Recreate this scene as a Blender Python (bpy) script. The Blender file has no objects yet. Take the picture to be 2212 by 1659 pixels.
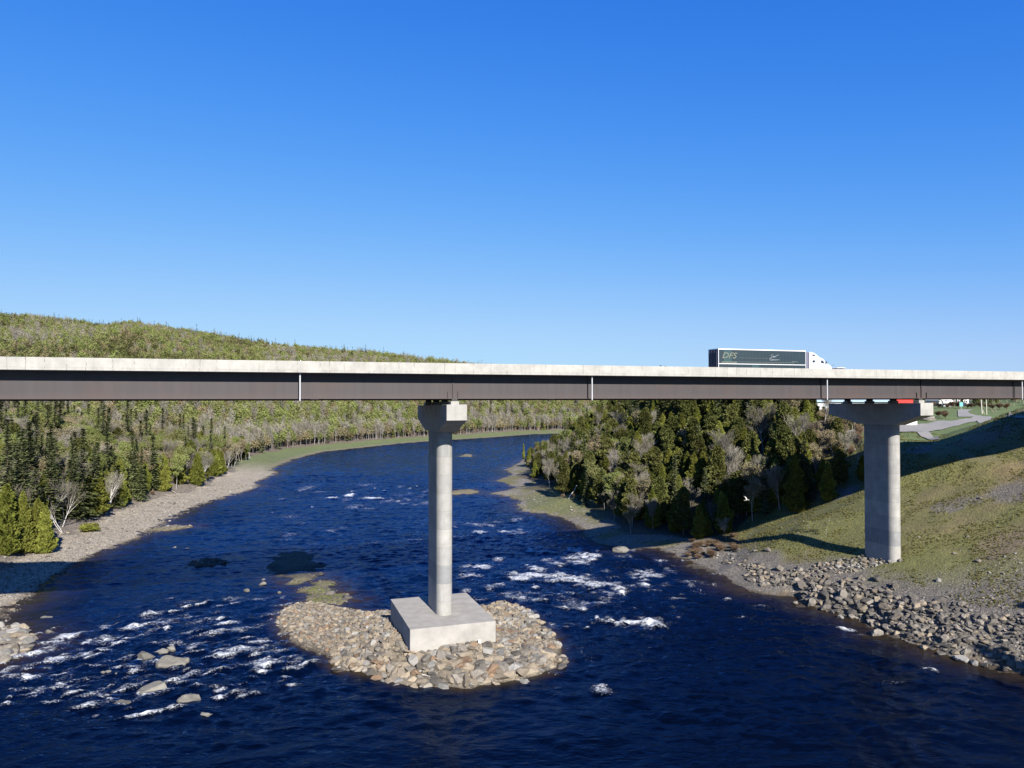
import bpy, math, random
import numpy as np
from mathutils import Vector, Matrix, Euler

# ------------------------------------------------------------------ camera, sky, sun, exposure
SC = bpy.context.scene
COL = SC.collection
CAM_Z = 34.8                      # metres above the river
PITCH = math.radians(0.985)
FPX = 1600.0 / 2212.0             # focal length / image width
cam = bpy.data.cameras.new("camera")
cam.lens = 36.0 * FPX
cam.sensor_width = 36.0
cam.clip_start = 0.5
cam.clip_end = 9000
camo = bpy.data.objects.new("camera", cam)
COL.objects.link(camo)
camo.location = (0, 0, CAM_Z)
camo.rotation_euler = (math.radians(90) + PITCH, 0, 0)
SC.camera = camo

SUN_EL = math.radians(30.5)
SUN_TO = Vector((-math.sin(math.radians(21.5)), math.cos(math.radians(21.5)), 0))   # horizontal travel of the light
world = bpy.data.worlds.new("World")
SC.world = world
world.use_nodes = True
wn = world.node_tree
wn.nodes.clear()
sky = wn.nodes.new("ShaderNodeTexSky")
sky.sky_type = 'NISHITA'
sky.sun_disc = False
sky.sun_elevation = SUN_EL
sun_az = math.atan2(-SUN_TO.x, -SUN_TO.y)          # clockwise from +Y
sky.sun_rotation = sun_az
sky.altitude = 0
sky.air_density = 1.0
sky.dust_density = 0.0
sky.ozone_density = 4.5
EXPO = 1.25
ALB = 0.81        # bare surfaces, as dark as this exposure finds them
SKY_K = 1.0 / (0.1 * 2 ** EXPO)
bg = wn.nodes.new("ShaderNodeBackground")
bg.inputs[1].default_value = 0.1
wo = wn.nodes.new("ShaderNodeOutputWorld")
sp_ = wn.nodes.new("ShaderNodeSeparateColor"); cb_ = wn.nodes.new("ShaderNodeCombineColor")
wn.links.new(sky.outputs[0], sp_.inputs[0])
for ch, (A_, g_, B_, h_) in enumerate(((.040, 2.0, .0347, 2.35), (.1167, 1.3, .1056, 1.3), (.2445, 2.0, .237, 2.0))):      # deep, clean spring sky
    def mth(op, a, b):
        q = wn.nodes.new("ShaderNodeMath"); q.operation = op
        for n_, v_ in ((0, a), (1, b)):
            if isinstance(v_, (int, float)): q.inputs[n_].default_value = v_
            else: wn.links.new(v_, q.inputs[n_])
        return q.outputs[0]
    raw = sp_.outputs[ch]
    num = mth('MULTIPLY', mth('POWER', raw, g_), A_ * SKY_K)
    den = mth('ADD', mth('MULTIPLY', mth('POWER', raw, h_), B_), 1.0)
    wn.links.new(mth('DIVIDE', num, den), cb_.inputs[ch])
wn.links.new(cb_.outputs[0], bg.inputs[0])
wn.links.new(bg.outputs[0], wo.inputs[0])

sl = bpy.data.lights.new("sun", 'SUN')
sl.energy = 5.0
sl.angle = math.radians(0.53)
sl.color = (1.0, 0.945, 0.86)
so = bpy.data.objects.new("sun", sl)
COL.objects.link(so)
ldir = Vector((SUN_TO.x * math.cos(SUN_EL), SUN_TO.y * math.cos(SUN_EL), -math.sin(SUN_EL)))
so.rotation_euler = ldir.to_track_quat('-Z', 'Y').to_euler()
so.location = (60, -60, 150)

SC.view_settings.view_transform = 'Standard'
SC.view_settings.look = 'None'
SC.view_settings.exposure = EXPO
SC.view_settings.gamma = 1
SC.render.engine = 'CYCLES'
SC.cycles.max_bounces = 5
SC.cycles.diffuse_bounces = 2
SC.cycles.glossy_bounces = 3
SC.cycles.transparent_max_bounces = 8
SC.cycles.use_denoising = True

R = random.Random(7)
NP = np.random.RandomState(7)
rad = math.radians

# ------------------------------------------------------------------ geometry of the place
def ray(px, py):
    """direction through a point of the picture measured on a 2212-wide copy"""
    x = (px - 1106.0) / 1600.0
    y = (829.5 - py) / 1600.0
    c, s = math.cos(PITCH), math.sin(PITCH)
    return x, c - y * s, s + y * c          # X, Y, Z

def at(px, py, z=0.0):
    x, y, d = ray(px, py)
    t = (z - CAM_Z) / d
    return (x * t, y * t)

def at_y(px, py, Y):
    x, y, d = ray(px, py)
    t = Y / y
    return (x * t, Y, CAM_Z + d * t)

# bridge frame: s runs along the bridge, p runs across it away from the viewer
BA = rad(18.7)
DX, DY = math.cos(BA), math.sin(BA)
NX, NY = -math.sin(BA), math.cos(BA)
def W(s, p, z=0.0):
    return (DX * s + NX * p, DY * s + NY * p, z)
def s_at(px, p):
    a = (px - 1106.0) / 1600.0
    return (-NX + a * NY) * p / (DX - a * DY)
BR = Matrix(((DX, NX, 0, 0), (DY, NY, 0, 0), (0, 0, 1, 0), (0, 0, 0, 1)))

# ------------------------------------------------------------------ noise helpers (numpy)
_perm = np.random.RandomState(3).rand(256, 256)
def vnoise(x, y):
    xi = np.floor(x).astype(int); yi = np.floor(y).astype(int)
    xf = x - xi; yf = y - yi
    u = xf * xf * (3 - 2 * xf); v = yf * yf * (3 - 2 * yf)
    a = _perm[xi % 256, yi % 256]; b = _perm[(xi + 1) % 256, yi % 256]
    c = _perm[xi % 256, (yi + 1) % 256]; d = _perm[(xi + 1) % 256, (yi + 1) % 256]
    return (a * (1 - u) + b * u) * (1 - v) + (c * (1 - u) + d * u) * v
def fbm(x, y, o=4):
    s = 0; a = .5; t = 0
    for i in range(o):
        s = s + a * vnoise(x * 2 ** i + 17.3 * i, y * 2 ** i + 5.1 * i); t += a; a *= .5
    return s / t
def sstep(a, b, x):
    t = np.clip((x - a) / (b - a), 0, 1)
    return t * t * (3 - 2 * t)

# ------------------------------------------------------------------ shorelines
def P8(*pts): return [at(x, y) for x, y in pts]
river_left = [(-82, -260), (-80, 55), (-77, 84)] + P8((0, 1432), (40, 1412), (66, 1384), (50, 1362), (0, 1345), (0, 1332), (40, 1308), (70, 1290), (95, 1262), (140, 1228),
    (185, 1205), (240, 1182), (300, 1160), (345, 1138), (380, 1118), (430, 1090), (520, 1065), (562, 1052), (552, 1042), (600, 1021), (590, 1012),
    (640, 991), (700, 976), (800, 965), (900, 955), (980, 950), (1060, 945), (1150, 938)) + [(70, 715), (180, 770), (400, 800), (800, 780), (2600, 700)]
river_right = [(2600, 560), (800, 600), (400, 610), (200, 570), (90, 520), (35, 470)] + P8((1130, 992), (1120, 1000), (1091, 1014.6), (1105.5, 1026), (1070, 1038), (1114, 1052.6),
    (1090, 1060), (1053, 1066), (1097, 1072), (1124, 1082), (1119, 1093.7), (1126, 1105), (1175, 1110), (1213, 1118), (1261, 1143), (1258, 1160), (1290, 1174), (1340, 1184),
    (1426, 1185), (1451, 1198), (1492, 1212.5), (1513.6, 1223.5), (1554, 1240), (1579, 1262), (1608, 1274), (1660, 1282), (1714, 1289), (1755, 1309), (1806, 1324),
    (1860, 1338), (1912, 1366), (1970, 1386), (2039, 1411), (2134, 1432), (2212, 1454)) + [(70, 84), (77, 66), (86, 30), (92, -260)]
river_poly = np.array(river_left + river_right)

def z6(*pts): return np.array([at(540 + x / 2.926, 1161 + y / 2.926) for x, y in pts])
def z8(*pts): return np.array([at(x / 3.0725, 1080 + y / 3.0725) for x, y in pts])
def z2(*pts): return np.array([at(540 + x / 3.413, 745 + y / 3.413) for x, y in pts])
island = z6((150, 520), (240, 440), (380, 420), (560, 450), (740, 475), (900, 475), (1200, 440), (1480, 440), (1600, 415), (1700, 440), (1790, 500), (1850, 570), (1920, 610),
            (1960, 700), (1960, 790), (1900, 850), (1750, 890), (1500, 935), (1330, 955), (1120, 945), (920, 925), (820, 885), (640, 865), (540, 840), (510, 770), (430, 720),
            (330, 690), (230, 640), (180, 580))
shoals = [z6((200, 240), (310, 225), (430, 225), (440, 250), (350, 290), (260, 285)),
          z6((340, 330), (420, 290), (500, 280), (530, 310), (600, 385), (580, 440), (360, 430), (375, 360)),
          z6((100, 190), (150, 130), (230, 100), (300, 90), (400, 120), (415, 200), (300, 215), (180, 240)),
          z8((1245, 432), (1380, 398), (1530, 395), (1535, 410), (1300, 444)),
          z2((1430, 1100), (1490, 1072), (1620, 1066), (1700, 1080), (1640, 1096), (1500, 1108)),
          z8((1000, 200), (1100, 172), (1240, 168), (1265, 182), (1100, 206)),
          z2((1530, 824), (1590, 806), (1650, 812), (1640, 826))]

def seg_dist(px, py, poly):
    d2 = np.full(px.shape, 1e18)
    n = len(poly)
    for i in range(n):
        x0, y0 = poly[i]; x1, y1 = poly[(i + 1) % n]
        dx, dy = x1 - x0, y1 - y0
        L = dx * dx + dy * dy + 1e-9
        t = np.clip(((px - x0) * dx + (py - y0) * dy) / L, 0, 1)
        q = (px - x0 - t * dx) ** 2 + (py - y0 - t * dy) ** 2
        d2 = np.minimum(d2, q)
    return np.sqrt(d2)
def inside(px, py, poly):
    r = np.zeros(px.shape, bool)
    n = len(poly)
    for i in range(n):
        x0, y0 = poly[i]; x1, y1 = poly[(i + 1) % n]
        if y0 == y1: continue
        c = ((y0 > py) != (y1 > py)) & (px < (x1 - x0) * (py - y0) / (y1 - y0) + x0)
        r ^= c
    return r
def sdist(px, py, poly, ins_pos=True):
    d = seg_dist(px, py, poly)
    i = inside(px, py, poly)
    return np.where(i, d, -d) if ins_pos else np.where(i, -d, d)

FC = (23.8, 101.3)         # footing centre (s, p)
RID = np.array([(0, 675), (100, 684), (230, 699), (280, 693), (400, 710), (500, 725), (600, 742), (700, 752), (800, 757), (900, 770), (1000, 782), (1100, 794), (1250, 812), (1400, 835), (1700, 850), (2212, 856)], float)

def terrain(x, y):
    """height, signed distance to the river edge, island distance"""
    x = np.asarray(x, float); y = np.asarray(y, float)
    wob = (fbm(x * .35, y * .35, 3) - .5)
    d = sdist(x, y, river_poly, False) + wob * 1.6
    s = DX * x + DY * y; p = NX * x + NY * y
    a = x / np.maximum(y, 60)
    # right bank
    emb0 = 84.3 + np.maximum(0, p - 125) * .6 + np.maximum(0, 75 - p) * .15
    emb = np.minimum(.38 * (s - emb0), 37.6)
    emb = np.minimum(emb, 37.6 - .5 * np.maximum(0, p - 116))
    emb = np.minimum(emb, 37.6 - .5 * np.maximum(0, 86 - p))
    nat = np.interp(d, [0, 8, 20, 50, 58], [0, 1.4, 3.6, 22, 24])
    nat = nat + np.clip((y - 178) * .035, -2, 9) * sstep(45, 60, d)
    near = np.interp(d, [0, 10, 22, 60], [0, 3.4, 6.5, 20])
    kn = sstep(150, 125, y)
    nat = np.where(y < 150, nat * (1 - kn) + np.minimum(near, nat + 3) * kn, nat)
    zr_ = np.maximum(nat, np.minimum(emb, d * .8 + .3))
    # left / far bank
    wb = np.interp(y, [100, 130, 145, 165, 200, 260], [25, 20, 11, 12, 18, 17])
    prof1 = np.interp(d - wb, [-20, -14, 0, 6, 115, 390], [0, .25, 1.1, 3.2, 26, 40])
    prof1 = prof1 * sstep(-.5, 3, d)
    prof2 = np.interp(d, [0, 14, 30, 90, 300], [0, .9, 2.6, 6, 16])
    kf = sstep(300, 420, y)
    sh = prof1 * (1 - kf) + prof2 * kf
    px = 1106 + a * 1600
    ry = np.interp(px, RID[:, 0], RID[:, 1])
    zr = CAM_Z + (857 - ry) / 1600 * 1000 - 11
    y0 = np.interp(a, [-.8, -.6, -.3, -.1, .05, .5], [380, 400, 520, 640, 760, 800])
    u = np.clip((y - y0) / (1000 - y0), 0, 1)
    u = u ** .85
    zl = sh + np.maximum(zr - sh, 0) * u
    zl = np.where(y > 1000, zl - (y - 1000) * .12 * sstep(1000, 1300, y), zl)
    # gullies
    zl = zl + (fbm(x * .006 + 3, y * .006, 4) - .5) * 22 * u * (1 - u) * 4 * .8
    # which bank
    mid = np.interp(y, [-300, 60, 130, 200, 300, 430, 480, 700], [0, 0, -12, -25, -50, -40, -30, 30])
    right = (x > mid) & ~((y > 700) | ((y > 620) & (x < 150)))
    farright = (~right)
    land = np.where(farright, zl, zr_)
    land = land + (fbm(x * .12, y * .12, 4) - .5) * np.clip(d * .06, 0, 1.1)
    bed = -np.interp(-d, [0, 3, 10, 30], [0, .35, 1.1, 2.6]) + wob * .3
    z = np.where(d > 0, land, bed)
    # island and shoals
    di = sdist(x, y, island) + wob * 1.0
    ls = (s - FC[0]); lp = (p - FC[1])
    q = np.maximum(np.abs(ls) - 5.6, 0) ** 2 + np.maximum(np.abs(lp) - 7.4, 0) ** 2
    mound = 1.5 * np.exp(-q / 16.0) + .9 * np.exp(-((ls - 1.5) ** 2 / 10 + (lp + 9) ** 2 / 5)) + .8 * np.exp(-((ls + 8) ** 2 / 8 + (lp + 2) ** 2 / 14))
    pool = np.exp(-((x - at(793, 1400)[0]) ** 2 + ((y - at(793, 1400)[1]) / .9) ** 2) / 1.6)
    zi = np.where(di > 0, np.minimum(di * .45, .55 + mound) - 1.1 * pool, di * .5)
    zi = np.where(di > -6, zi, -9)
    z = np.maximum(z, zi)
    dsx = np.full(x.shape, -99.)
    for k, sh_ in enumerate(shoals):
        cx, cy = sh_.mean(0)
        m = (np.abs(x - cx) < 60) & (np.abs(y - cy) < 60)
        if not m.any(): continue
        dd = np.full(x.shape, -99.)
        dd[m] = sdist(x[m], y[m], sh_) + (fbm(x[m] * .45 + k, y[m] * .45, 4) - .5) * 5.5
        dsx = np.maximum(dsx, dd)
    zs = np.where(dsx > 0, np.minimum(dsx * .18, .38), dsx * .16)
    z = np.where(dsx > -8, np.maximum(z, zs), z)
    return z, d, di, dsx, right

def ground_z(x, y):
    i = int(np.clip(np.searchsorted(xs, x) - 1, 0, len(xs) - 2)); j = int(np.clip(np.searchsorted(ys, y) - 1, 0, len(ys) - 2))
    u = (x - xs[i]) / (xs[i + 1] - xs[i]); v = (y - ys[j]) / (ys[j + 1] - ys[j]); Z = GZ_
    return float((Z[j, i] * (1 - u) + Z[j, i + 1] * u) * (1 - v) + (Z[j + 1, i] * (1 - u) + Z[j + 1, i + 1] * u) * v)

# ------------------------------------------------------------------ mesh helpers
def tag(o, label=None, cat=None, group=None, kind=None):
    if label: o['label'] = label
    if cat: o['category'] = cat
    if group: o['group'] = group
    if kind: o['kind'] = kind
    return o
def mesh_np(name, v, f, mats=(), smooth=False, midx=None, attrs=None):
    v = np.asarray(v, np.float32).reshape(-1, 3); f = np.asarray(f, np.int32)
    m = bpy.data.meshes.new(name)
    k = f.shape[1]; n = f.shape[0]
    m.vertices.add(len(v)); m.vertices.foreach_set('co', v.ravel())
    m.loops.add(n * k); m.loops.foreach_set('vertex_index', f.ravel())
    m.polygons.add(n)
    m.polygons.foreach_set('loop_start', np.arange(0, n * k, k, dtype=np.int32))
    m.polygons.foreach_set('loop_total', np.full(n, k, np.int32))
    if smooth: m.polygons.foreach_set('use_smooth', np.ones(n, bool))
    for mt in mats: m.materials.append(mt)
    if midx is not None: m.polygons.foreach_set('material_index', np.asarray(midx, np.int32))
    if attrs:
        for an, (typ, arr) in attrs.items():
            at_ = m.attributes.new(an, typ, 'POINT')
            key = {'FLOAT': 'value', 'FLOAT_COLOR': 'color', 'FLOAT_VECTOR': 'vector', 'INT': 'value'}[typ]
            at_.data.foreach_set(key, np.asarray(arr).ravel())
    m.update(calc_edges=True)
    return m
def link(name, mesh, parent=None, loc=None, rot=None):
    o = bpy.data.objects.new(name, mesh)
    COL.objects.link(o)
    if parent: o.parent = parent
    if loc is not None: o.location = loc
    if rot is not None: o.rotation_euler = rot
    return o

class MB:
    """collects solid pieces into one mesh"""
    def __init__(self): self.v = []; self.f = []; self.s = []
    def add(self, vs, fs, smooth=False):
        b = len(self.v); self.v += [tuple(q) for q in vs]
        self.f += [tuple(b + i for i in q) for q in fs]; self.s += [smooth] * len(fs)
        return self
    def box(self, x0, x1, y0, y1, z0, z1):
        return self.add([(x0, y0, z0), (x1, y0, z0), (x1, y1, z0), (x0, y1, z0), (x0, y0, z1), (x1, y0, z1), (x1, y1, z1), (x0, y1, z1)],
                        [(0, 3, 2, 1), (4, 5, 6, 7), (0, 1, 5, 4), (1, 2, 6, 5), (2, 3, 7, 6), (3, 0, 4, 7)])
    def prism_y(self, prof, y0, y1, smooth=False):
        """profile of (x, z), counter-clockwise seen from -y, extruded along y"""
        n = len(prof)
        vs = [(x, y0, z) for x, z in prof] + [(x, y1, z) for x, z in prof]
        fs = [tuple(range(n)), tuple(range(2 * n - 1, n - 1, -1))]
        fs += [(i, n + i, n + (i + 1) % n, (i + 1) % n) for i in range(n)]
        return self.add(vs, fs)
    def prism_x(self, prof, x0, x1):
        n = len(prof)
        vs = [(x0, y, z) for y, z in prof] + [(x1, y, z) for y, z in prof]
        fs = [tuple(range(n - 1, -1, -1)), tuple(range(n, 2 * n))] + [(i, (i + 1) % n, n + (i + 1) % n, n + i) for i in range(n)]
        return self.add(vs, fs)
    def prism_z(self, prof, z0, z1, smooth=False, top_scale=1):
        n = len(prof)
        cx = sum(q[0] for q in prof) / n; cy = sum(q[1] for q in prof) / n
        vs = [(x, y, z0) for x, y in prof] + [(cx + (x - cx) * top_scale, cy + (y - cy) * top_scale, z1) for x, y in prof]
        self.add(vs, [tuple(range(n - 1, -1, -1)), tuple(range(n, 2 * n))])
        return self.add(vs, [(i, (i + 1) % n, n + (i + 1) % n, n + i) for i in range(n)], smooth)
    def tube(self, p0, p1, r0, r1, n=8, caps=True):
        p0 = Vector(p0); p1 = Vector(p1); d = (p1 - p0).normalized()
        a = d.orthogonal().normalized(); b = d.cross(a)
        vs = []
        for p, r in ((p0, r0), (p1, r1)):
            for i in range(n):
                t = 2 * math.pi * i / n
                vs.append(tuple(p + (a * math.cos(t) + b * math.sin(t)) * r))
        self.add(vs, [(i, (i + 1) % n, n + (i + 1) % n, n + i) for i in range(n)], True)
        if caps: self.add(vs, [tuple(range(n - 1, -1, -1)), tuple(range(n, 2 * n))])
        return self
    def build(self, name, mat, parent=None, loc=None, bevel=0):
        m = bpy.data.meshes.new(name)
        m.from_pydata(self.v, [], self.f)
        m.polygons.foreach_set('use_smooth', np.array(self.s, bool))
        m.materials.append(mat)
        m.update()
        o = link(name, m, parent, loc)
        if bevel:
            b = o.modifiers.new("edge", 'BEVEL'); b.width = bevel; b.segments = 2; b.limit_method = 'ANGLE'; b.angle_limit = rad(40)
        return o
def empty(name, loc=(0, 0, 0), rz=0, **k):
    o = bpy.data.objects.new(name, None); COL.objects.link(o)
    o.location = loc; o.rotation_euler = (0, 0, rz); o.empty_display_size = .2
    return tag(o, **k)

# ------------------------------------------------------------------ materials
def newmat(name):
    m = bpy.data.materials.new(name); m.use_nodes = True
    nt = m.node_tree; b = nt.nodes["Principled BSDF"]
    return m, nt, b
def N(nt, t, **k):
    n = nt.nodes.new(t)
    for a, v in k.items(): setattr(n, a, v)
    return n
def noise(nt, vec, scale, detail=4, rough=.55, dist=0):
    n = N(nt, "ShaderNodeTexNoise"); n.inputs['Scale'].default_value = scale; n.inputs['Detail'].default_value = detail
    n.inputs['Roughness'].default_value = rough; n.inputs['Distortion'].default_value = dist
    if vec is not None: nt.links.new(vec, n.inputs['Vector'])
    return n.outputs[0]
def ramp(nt, fac, stops, interp='LINEAR'):
    n = N(nt, "ShaderNodeValToRGB"); n.color_ramp.interpolation = interp
    e = n.color_ramp.elements
    while len(e) < len(stops): e.new(.5)
    for i, (p, c) in enumerate(stops):
        e[i].position = p; e[i].color = (c, c, c, 1) if isinstance(c, (int, float)) else (*c, 1)
    nt.links.new(fac, n.inputs[0]); return n.outputs[0]
def mixc(nt, a, b, fac, mode='MIX'):
    n = N(nt, "ShaderNodeMix", data_type='RGBA', blend_type=mode)
    for s_, v in ((0, fac), (6, a), (7, b)):
        if isinstance(v, (int, float)): n.inputs[s_].default_value = v
        elif isinstance(v, tuple): n.inputs[s_].default_value = (*v, 1)
        else: nt.links.new(v, n.inputs[s_])
    return n.outputs[2]
def math_(nt, op, a, b=None, c=None, clamp=False):
    n = N(nt, "ShaderNodeMath", operation=op, use_clamp=clamp)
    for i, v in enumerate((a, b, c)):
        if v is None: continue
        if isinstance(v, (int, float)): n.inputs[i].default_value = v
        else: nt.links.new(v, n.inputs[i])
    return n.outputs[0]
def mapping(nt, vec, scale=(1, 1, 1), rot=(0, 0, 0)):
    n = N(nt, "ShaderNodeMapping"); n.inputs['Scale'].default_value = scale; n.inputs['Rotation'].default_value = rot
    nt.links.new(vec, n.inputs[0]); return n.outputs[0]
def objvec(nt): return N(nt, "ShaderNodeTexCoord").outputs['Object']
def geopos(nt): return N(nt, "ShaderNodeNewGeometry").outputs['Position']
def bump(nt, h, strength, dist=.1, normal=None):
    n = N(nt, "ShaderNodeBump"); n.inputs['Strength'].default_value = strength; n.inputs['Distance'].default_value = dist
    nt.links.new(h, n.inputs['Height'])
    if normal is not None: nt.links.new(normal, n.inputs['Normal'])
    return n.outputs[0]
def sep(nt, vec):
    n = N(nt, "ShaderNodeSeparateXYZ"); nt.links.new(vec, n.inputs[0]); return n.outputs
def simple(name, col, rough=.6, metal=0, var=.12, scale=3, emit=None):
    m, nt, b = newmat(name)
    v = objvec(nt)
    n = noise(nt, v, scale, 5)
    c = mixc(nt, tuple(q * (1 - var) * ALB for q in col), tuple(min(1, q * (1 + var)) * ALB for q in col), n)
    nt.links.new(c, b.inputs['Base Color'])
    b.inputs['Roughness'].default_value = rough; b.inputs['Metallic'].default_value = metal
    return m

def concrete(name, base, cracks=False, bands=0.0, stain=.35, dirt_z=None):
    base = tuple(q * ALB for q in base)
    m, nt, b = newmat(name)
    v = objvec(nt); x, y, z = sep(nt, v)
    n1 = noise(nt, v, .6, 6, .6); n2 = noise(nt, v, 9, 4, .6)
    st = noise(nt, mapping(nt, v, (1.3, 1.3, .12)), 1.0, 5, .65)
    c = mixc(nt, tuple(q * .78 for q in base), tuple(q * 1.12 for q in base), ramp(nt, n1, [(.3, 0.), (.7, 1.)]))
    c = mixc(nt, c, tuple(q * .55 for q in base), math_(nt, 'MULTIPLY', ramp(nt, st, [(.5, 0.), (.75, 1.)]), stain))
    c = mixc(nt, c, tuple(min(1, q * 1.25) for q in base), math_(nt, 'MULTIPLY', ramp(nt, n2, [(.55, 0.), (.8, 1.)]), .4))
    if bands:
        # form lifts: every lift of the pour has its own tone
        cell = math_(nt, 'FLOOR', math_(nt, 'DIVIDE', math_(nt, 'ADD', z, .37), bands))
        wn_ = N(nt, "ShaderNodeTexWhiteNoise", noise_dimensions='1D'); nt.links.new(cell, wn_.inputs['W'])
        c = mixc(nt, c, mixc(nt, (.66, .69, .74), (1.14, 1.12, 1.08), wn_.outputs[0]), .9, 'MULTIPLY')
        eff = noise(nt, mapping(nt, v, (2.2, 2.2, .25)), 1.2, 6, .7)
        c = mixc(nt, c, tuple(min(1, q * 1.5) for q in base), math_(nt, 'MULTIPLY', ramp(nt, eff, [(.56, 0.), (.68, 1.)]), .5))
        fr = math_(nt, 'FRACT', math_(nt, 'DIVIDE', math_(nt, 'ADD', z, .37), bands))
        c = mixc(nt, c, tuple(q * .62 for q in base), math_(nt, 'MULTIPLY', math_(nt, 'LESS_THAN', fr, .03), .6))
        fine = noise(nt, mapping(nt, v, (.15, .15, 5)), 1.5, 3, .6)
        c = mixc(nt, c, tuple(q * .8 for q in base), math_(nt, 'MULTIPLY', ramp(nt, fine, [(.45, 0.), (.7, 1.)]), .35))
    if cracks:
        wob = math_(nt, 'MULTIPLY', math_(nt, 'SUBTRACT', noise(nt, v, 1.6, 3), .5), .35)
        xx = math_(nt, 'ADD', x, wob)
        vo = N(nt, "ShaderNodeTexVoronoi", voronoi_dimensions='1D', feature='DISTANCE_TO_EDGE'); vo.inputs['Scale'].default_value = .5
        nt.links.new(xx, vo.inputs['W'])
        lowm = ramp(nt, noise(nt, mapping(nt, v, (.5, .5, 2.0)), .9, 2), [(.42, 0.), (.55, 1.)])
        cr = math_(nt, 'MULTIPLY', math_(nt, 'LESS_THAN', vo.outputs['Distance'], .014), lowm)
        c = mixc(nt, c, tuple(q * .3 for q in base), math_(nt, 'MULTIPLY', cr, .75))
        # construction joint between deck edge and barrier, with leaching below
        jz = math_(nt, 'COMPARE', z, 37.98, .022)
        c = mixc(nt, c, tuple(q * .6 for q in base), math_(nt, 'MULTIPLY', jz, .5))
        lowp = noise(nt, mapping(nt, v, (2.5, 1, .8)), 1.3, 5, .7)
        below = math_(nt, 'LESS_THAN', z, 38.05)
        c = mixc(nt, c, tuple(q * .62 for q in base), math_(nt, 'MULTIPLY', math_(nt, 'MULTIPLY', ramp(nt, lowp, [(.5, 0.), (.68, 1.)]), below), .55))
    nt.links.new(c, b.inputs['Base Color'])
    b.inputs['Roughness'].default_value = .88
    nt.links.new(bump(nt, n2, .25, .02), b.inputs['Normal'])
    return m

M = {}
M['barrier'] = concrete('barrier_concrete', (0.3496, 0.3382, 0.3078), cracks=True)
M['pier'] = concrete('pier_concrete', (0.3040, 0.2964, 0.2774), bands=2.45, stain=.4)
M['cap'] = concrete('cap_concrete', (0.3192, 0.3078, 0.2812), stain=.35)
M['footing'] = concrete('footing_concrete', (0.3192, 0.3002, 0.2698), stain=.2)
M['asphalt'] = simple('asphalt', (.05, .05, .052), .9, var=.2)

def steel():
    m, nt, b = newmat('weathering_steel')
    v = objvec(nt); x, y, z = sep(nt, v)
    st = noise(nt, mapping(nt, v, (1.2, 1, .10)), 1.0, 5, .6)
    big = noise(nt, v, .22, 4)
    c = mixc(nt, (.027, .022, .023), (.036, .030, .033), ramp(nt, st, [(.3, 0.), (.7, 1.)]))
    c = mixc(nt, c, (.046, .027, .021), math_(nt, 'MULTIPLY', ramp(nt, big, [(.5, 0.), (.75, 1.)]), .6))
    fr = math_(nt, 'ABSOLUTE', math_(nt, 'SUBTRACT', math_(nt, 'FRACT', math_(nt, 'DIVIDE', x, 5.2)), .5))
    c = mixc(nt, c, (.030, .022, .022), math_(nt, 'MULTIPLY', math_(nt, 'SUBTRACT', 1, ramp(nt, fr, [(0., 0.), (.07, 1.)])), .55))
    # rustier towards the flange, where water stands
    low = ramp(nt, math_(nt, 'SUBTRACT', z, 34.5), [(0., 1.), (.9, 0.)])
    c = mixc(nt, c, (.056, .038, .032), math_(nt, 'MULTIPLY', low, .5))
    nt.links.new(c, b.inputs['Base Color'])
    b.inputs['Roughness'].default_value = .7; b.inputs['Metallic'].default_value = .0
    return m
M['steel'] = steel()
M['drain'] = simple('galvanised_pipe', (.45, .46, .48), .5, var=.15)
M['dark_metal'] = simple('dark_metal', (.03, .03, .032), .5)
M['bearing'] = simple('bearing_rubber', (.035, .033, .032), .8)

def rockmat(name, a, b_, wet=False):
    a = tuple(q * ALB for q in a); b_ = tuple(q * ALB for q in b_)
    m, nt, b = newmat(name)
    v = objvec(nt); inf = N(nt, "ShaderNodeObjectInfo")
    add = N(nt, "ShaderNodeVectorMath", operation='ADD')
    nt.links.new(v, add.inputs[0]); nt.links.new(inf.outputs['Location'], add.inputs[1])
    vv = add.outputs[0]
    n1 = noise(nt, vv, 1.3, 6, .65); n2 = noise(nt, vv, 7, 5, .7)
    c = mixc(nt, a, b_, ramp(nt, n1, [(.3, 0.), (.7, 1.)]))
    c = mixc(nt, c, (.33, .31, .27), math_(nt, 'MULTIPLY', ramp(nt, n2, [(.58, 0.), (.75, 1.)]), .4))
    k = math_(nt, 'MULTIPLY_ADD', inf.outputs['Random'], .7, .65)
    h = N(nt, "ShaderNodeHueSaturation"); nt.links.new(c, h.inputs['Color']); nt.links.new(k, h.inputs['Value'])
    # wet and dark below the splash line
    pz = sep(nt, geopos(nt))[2]
    wetm = ramp(nt, pz, [(.0, 1.), (.16, 0.)])
    c = mixc(nt, h.outputs[0], (.045, .038, .03), math_(nt, 'MULTIPLY', wetm, .8))
    nt.links.new(c, b.inputs['Base Color'])
    b.inputs['Roughness'].default_value = .85
    nt.links.new(bump(nt, n2, .5, .08), b.inputs['Normal'])
    return m
M['rock_grey'] = rockmat('rock_grey', (.135, .118, .095), (.205, .182, .150))
M['rock_tan'] = rockmat('rock_tan', (.165, .132, .092), (.235, .195, .142))
M['rock_rust'] = rockmat('rock_rust', (0.1460, 0.0876, 0.0474), (0.2044, 0.1387, 0.0876))
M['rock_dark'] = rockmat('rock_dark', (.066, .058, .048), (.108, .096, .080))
M['rock_pale'] = rockmat('rock_pale', (0.1825, 0.1715, 0.1533), (0.2409, 0.2299, 0.2080))
M['rock_tanpale'] = rockmat('rock_tanpale', (.125, .115, .095), (.190, .178, .150))

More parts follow.
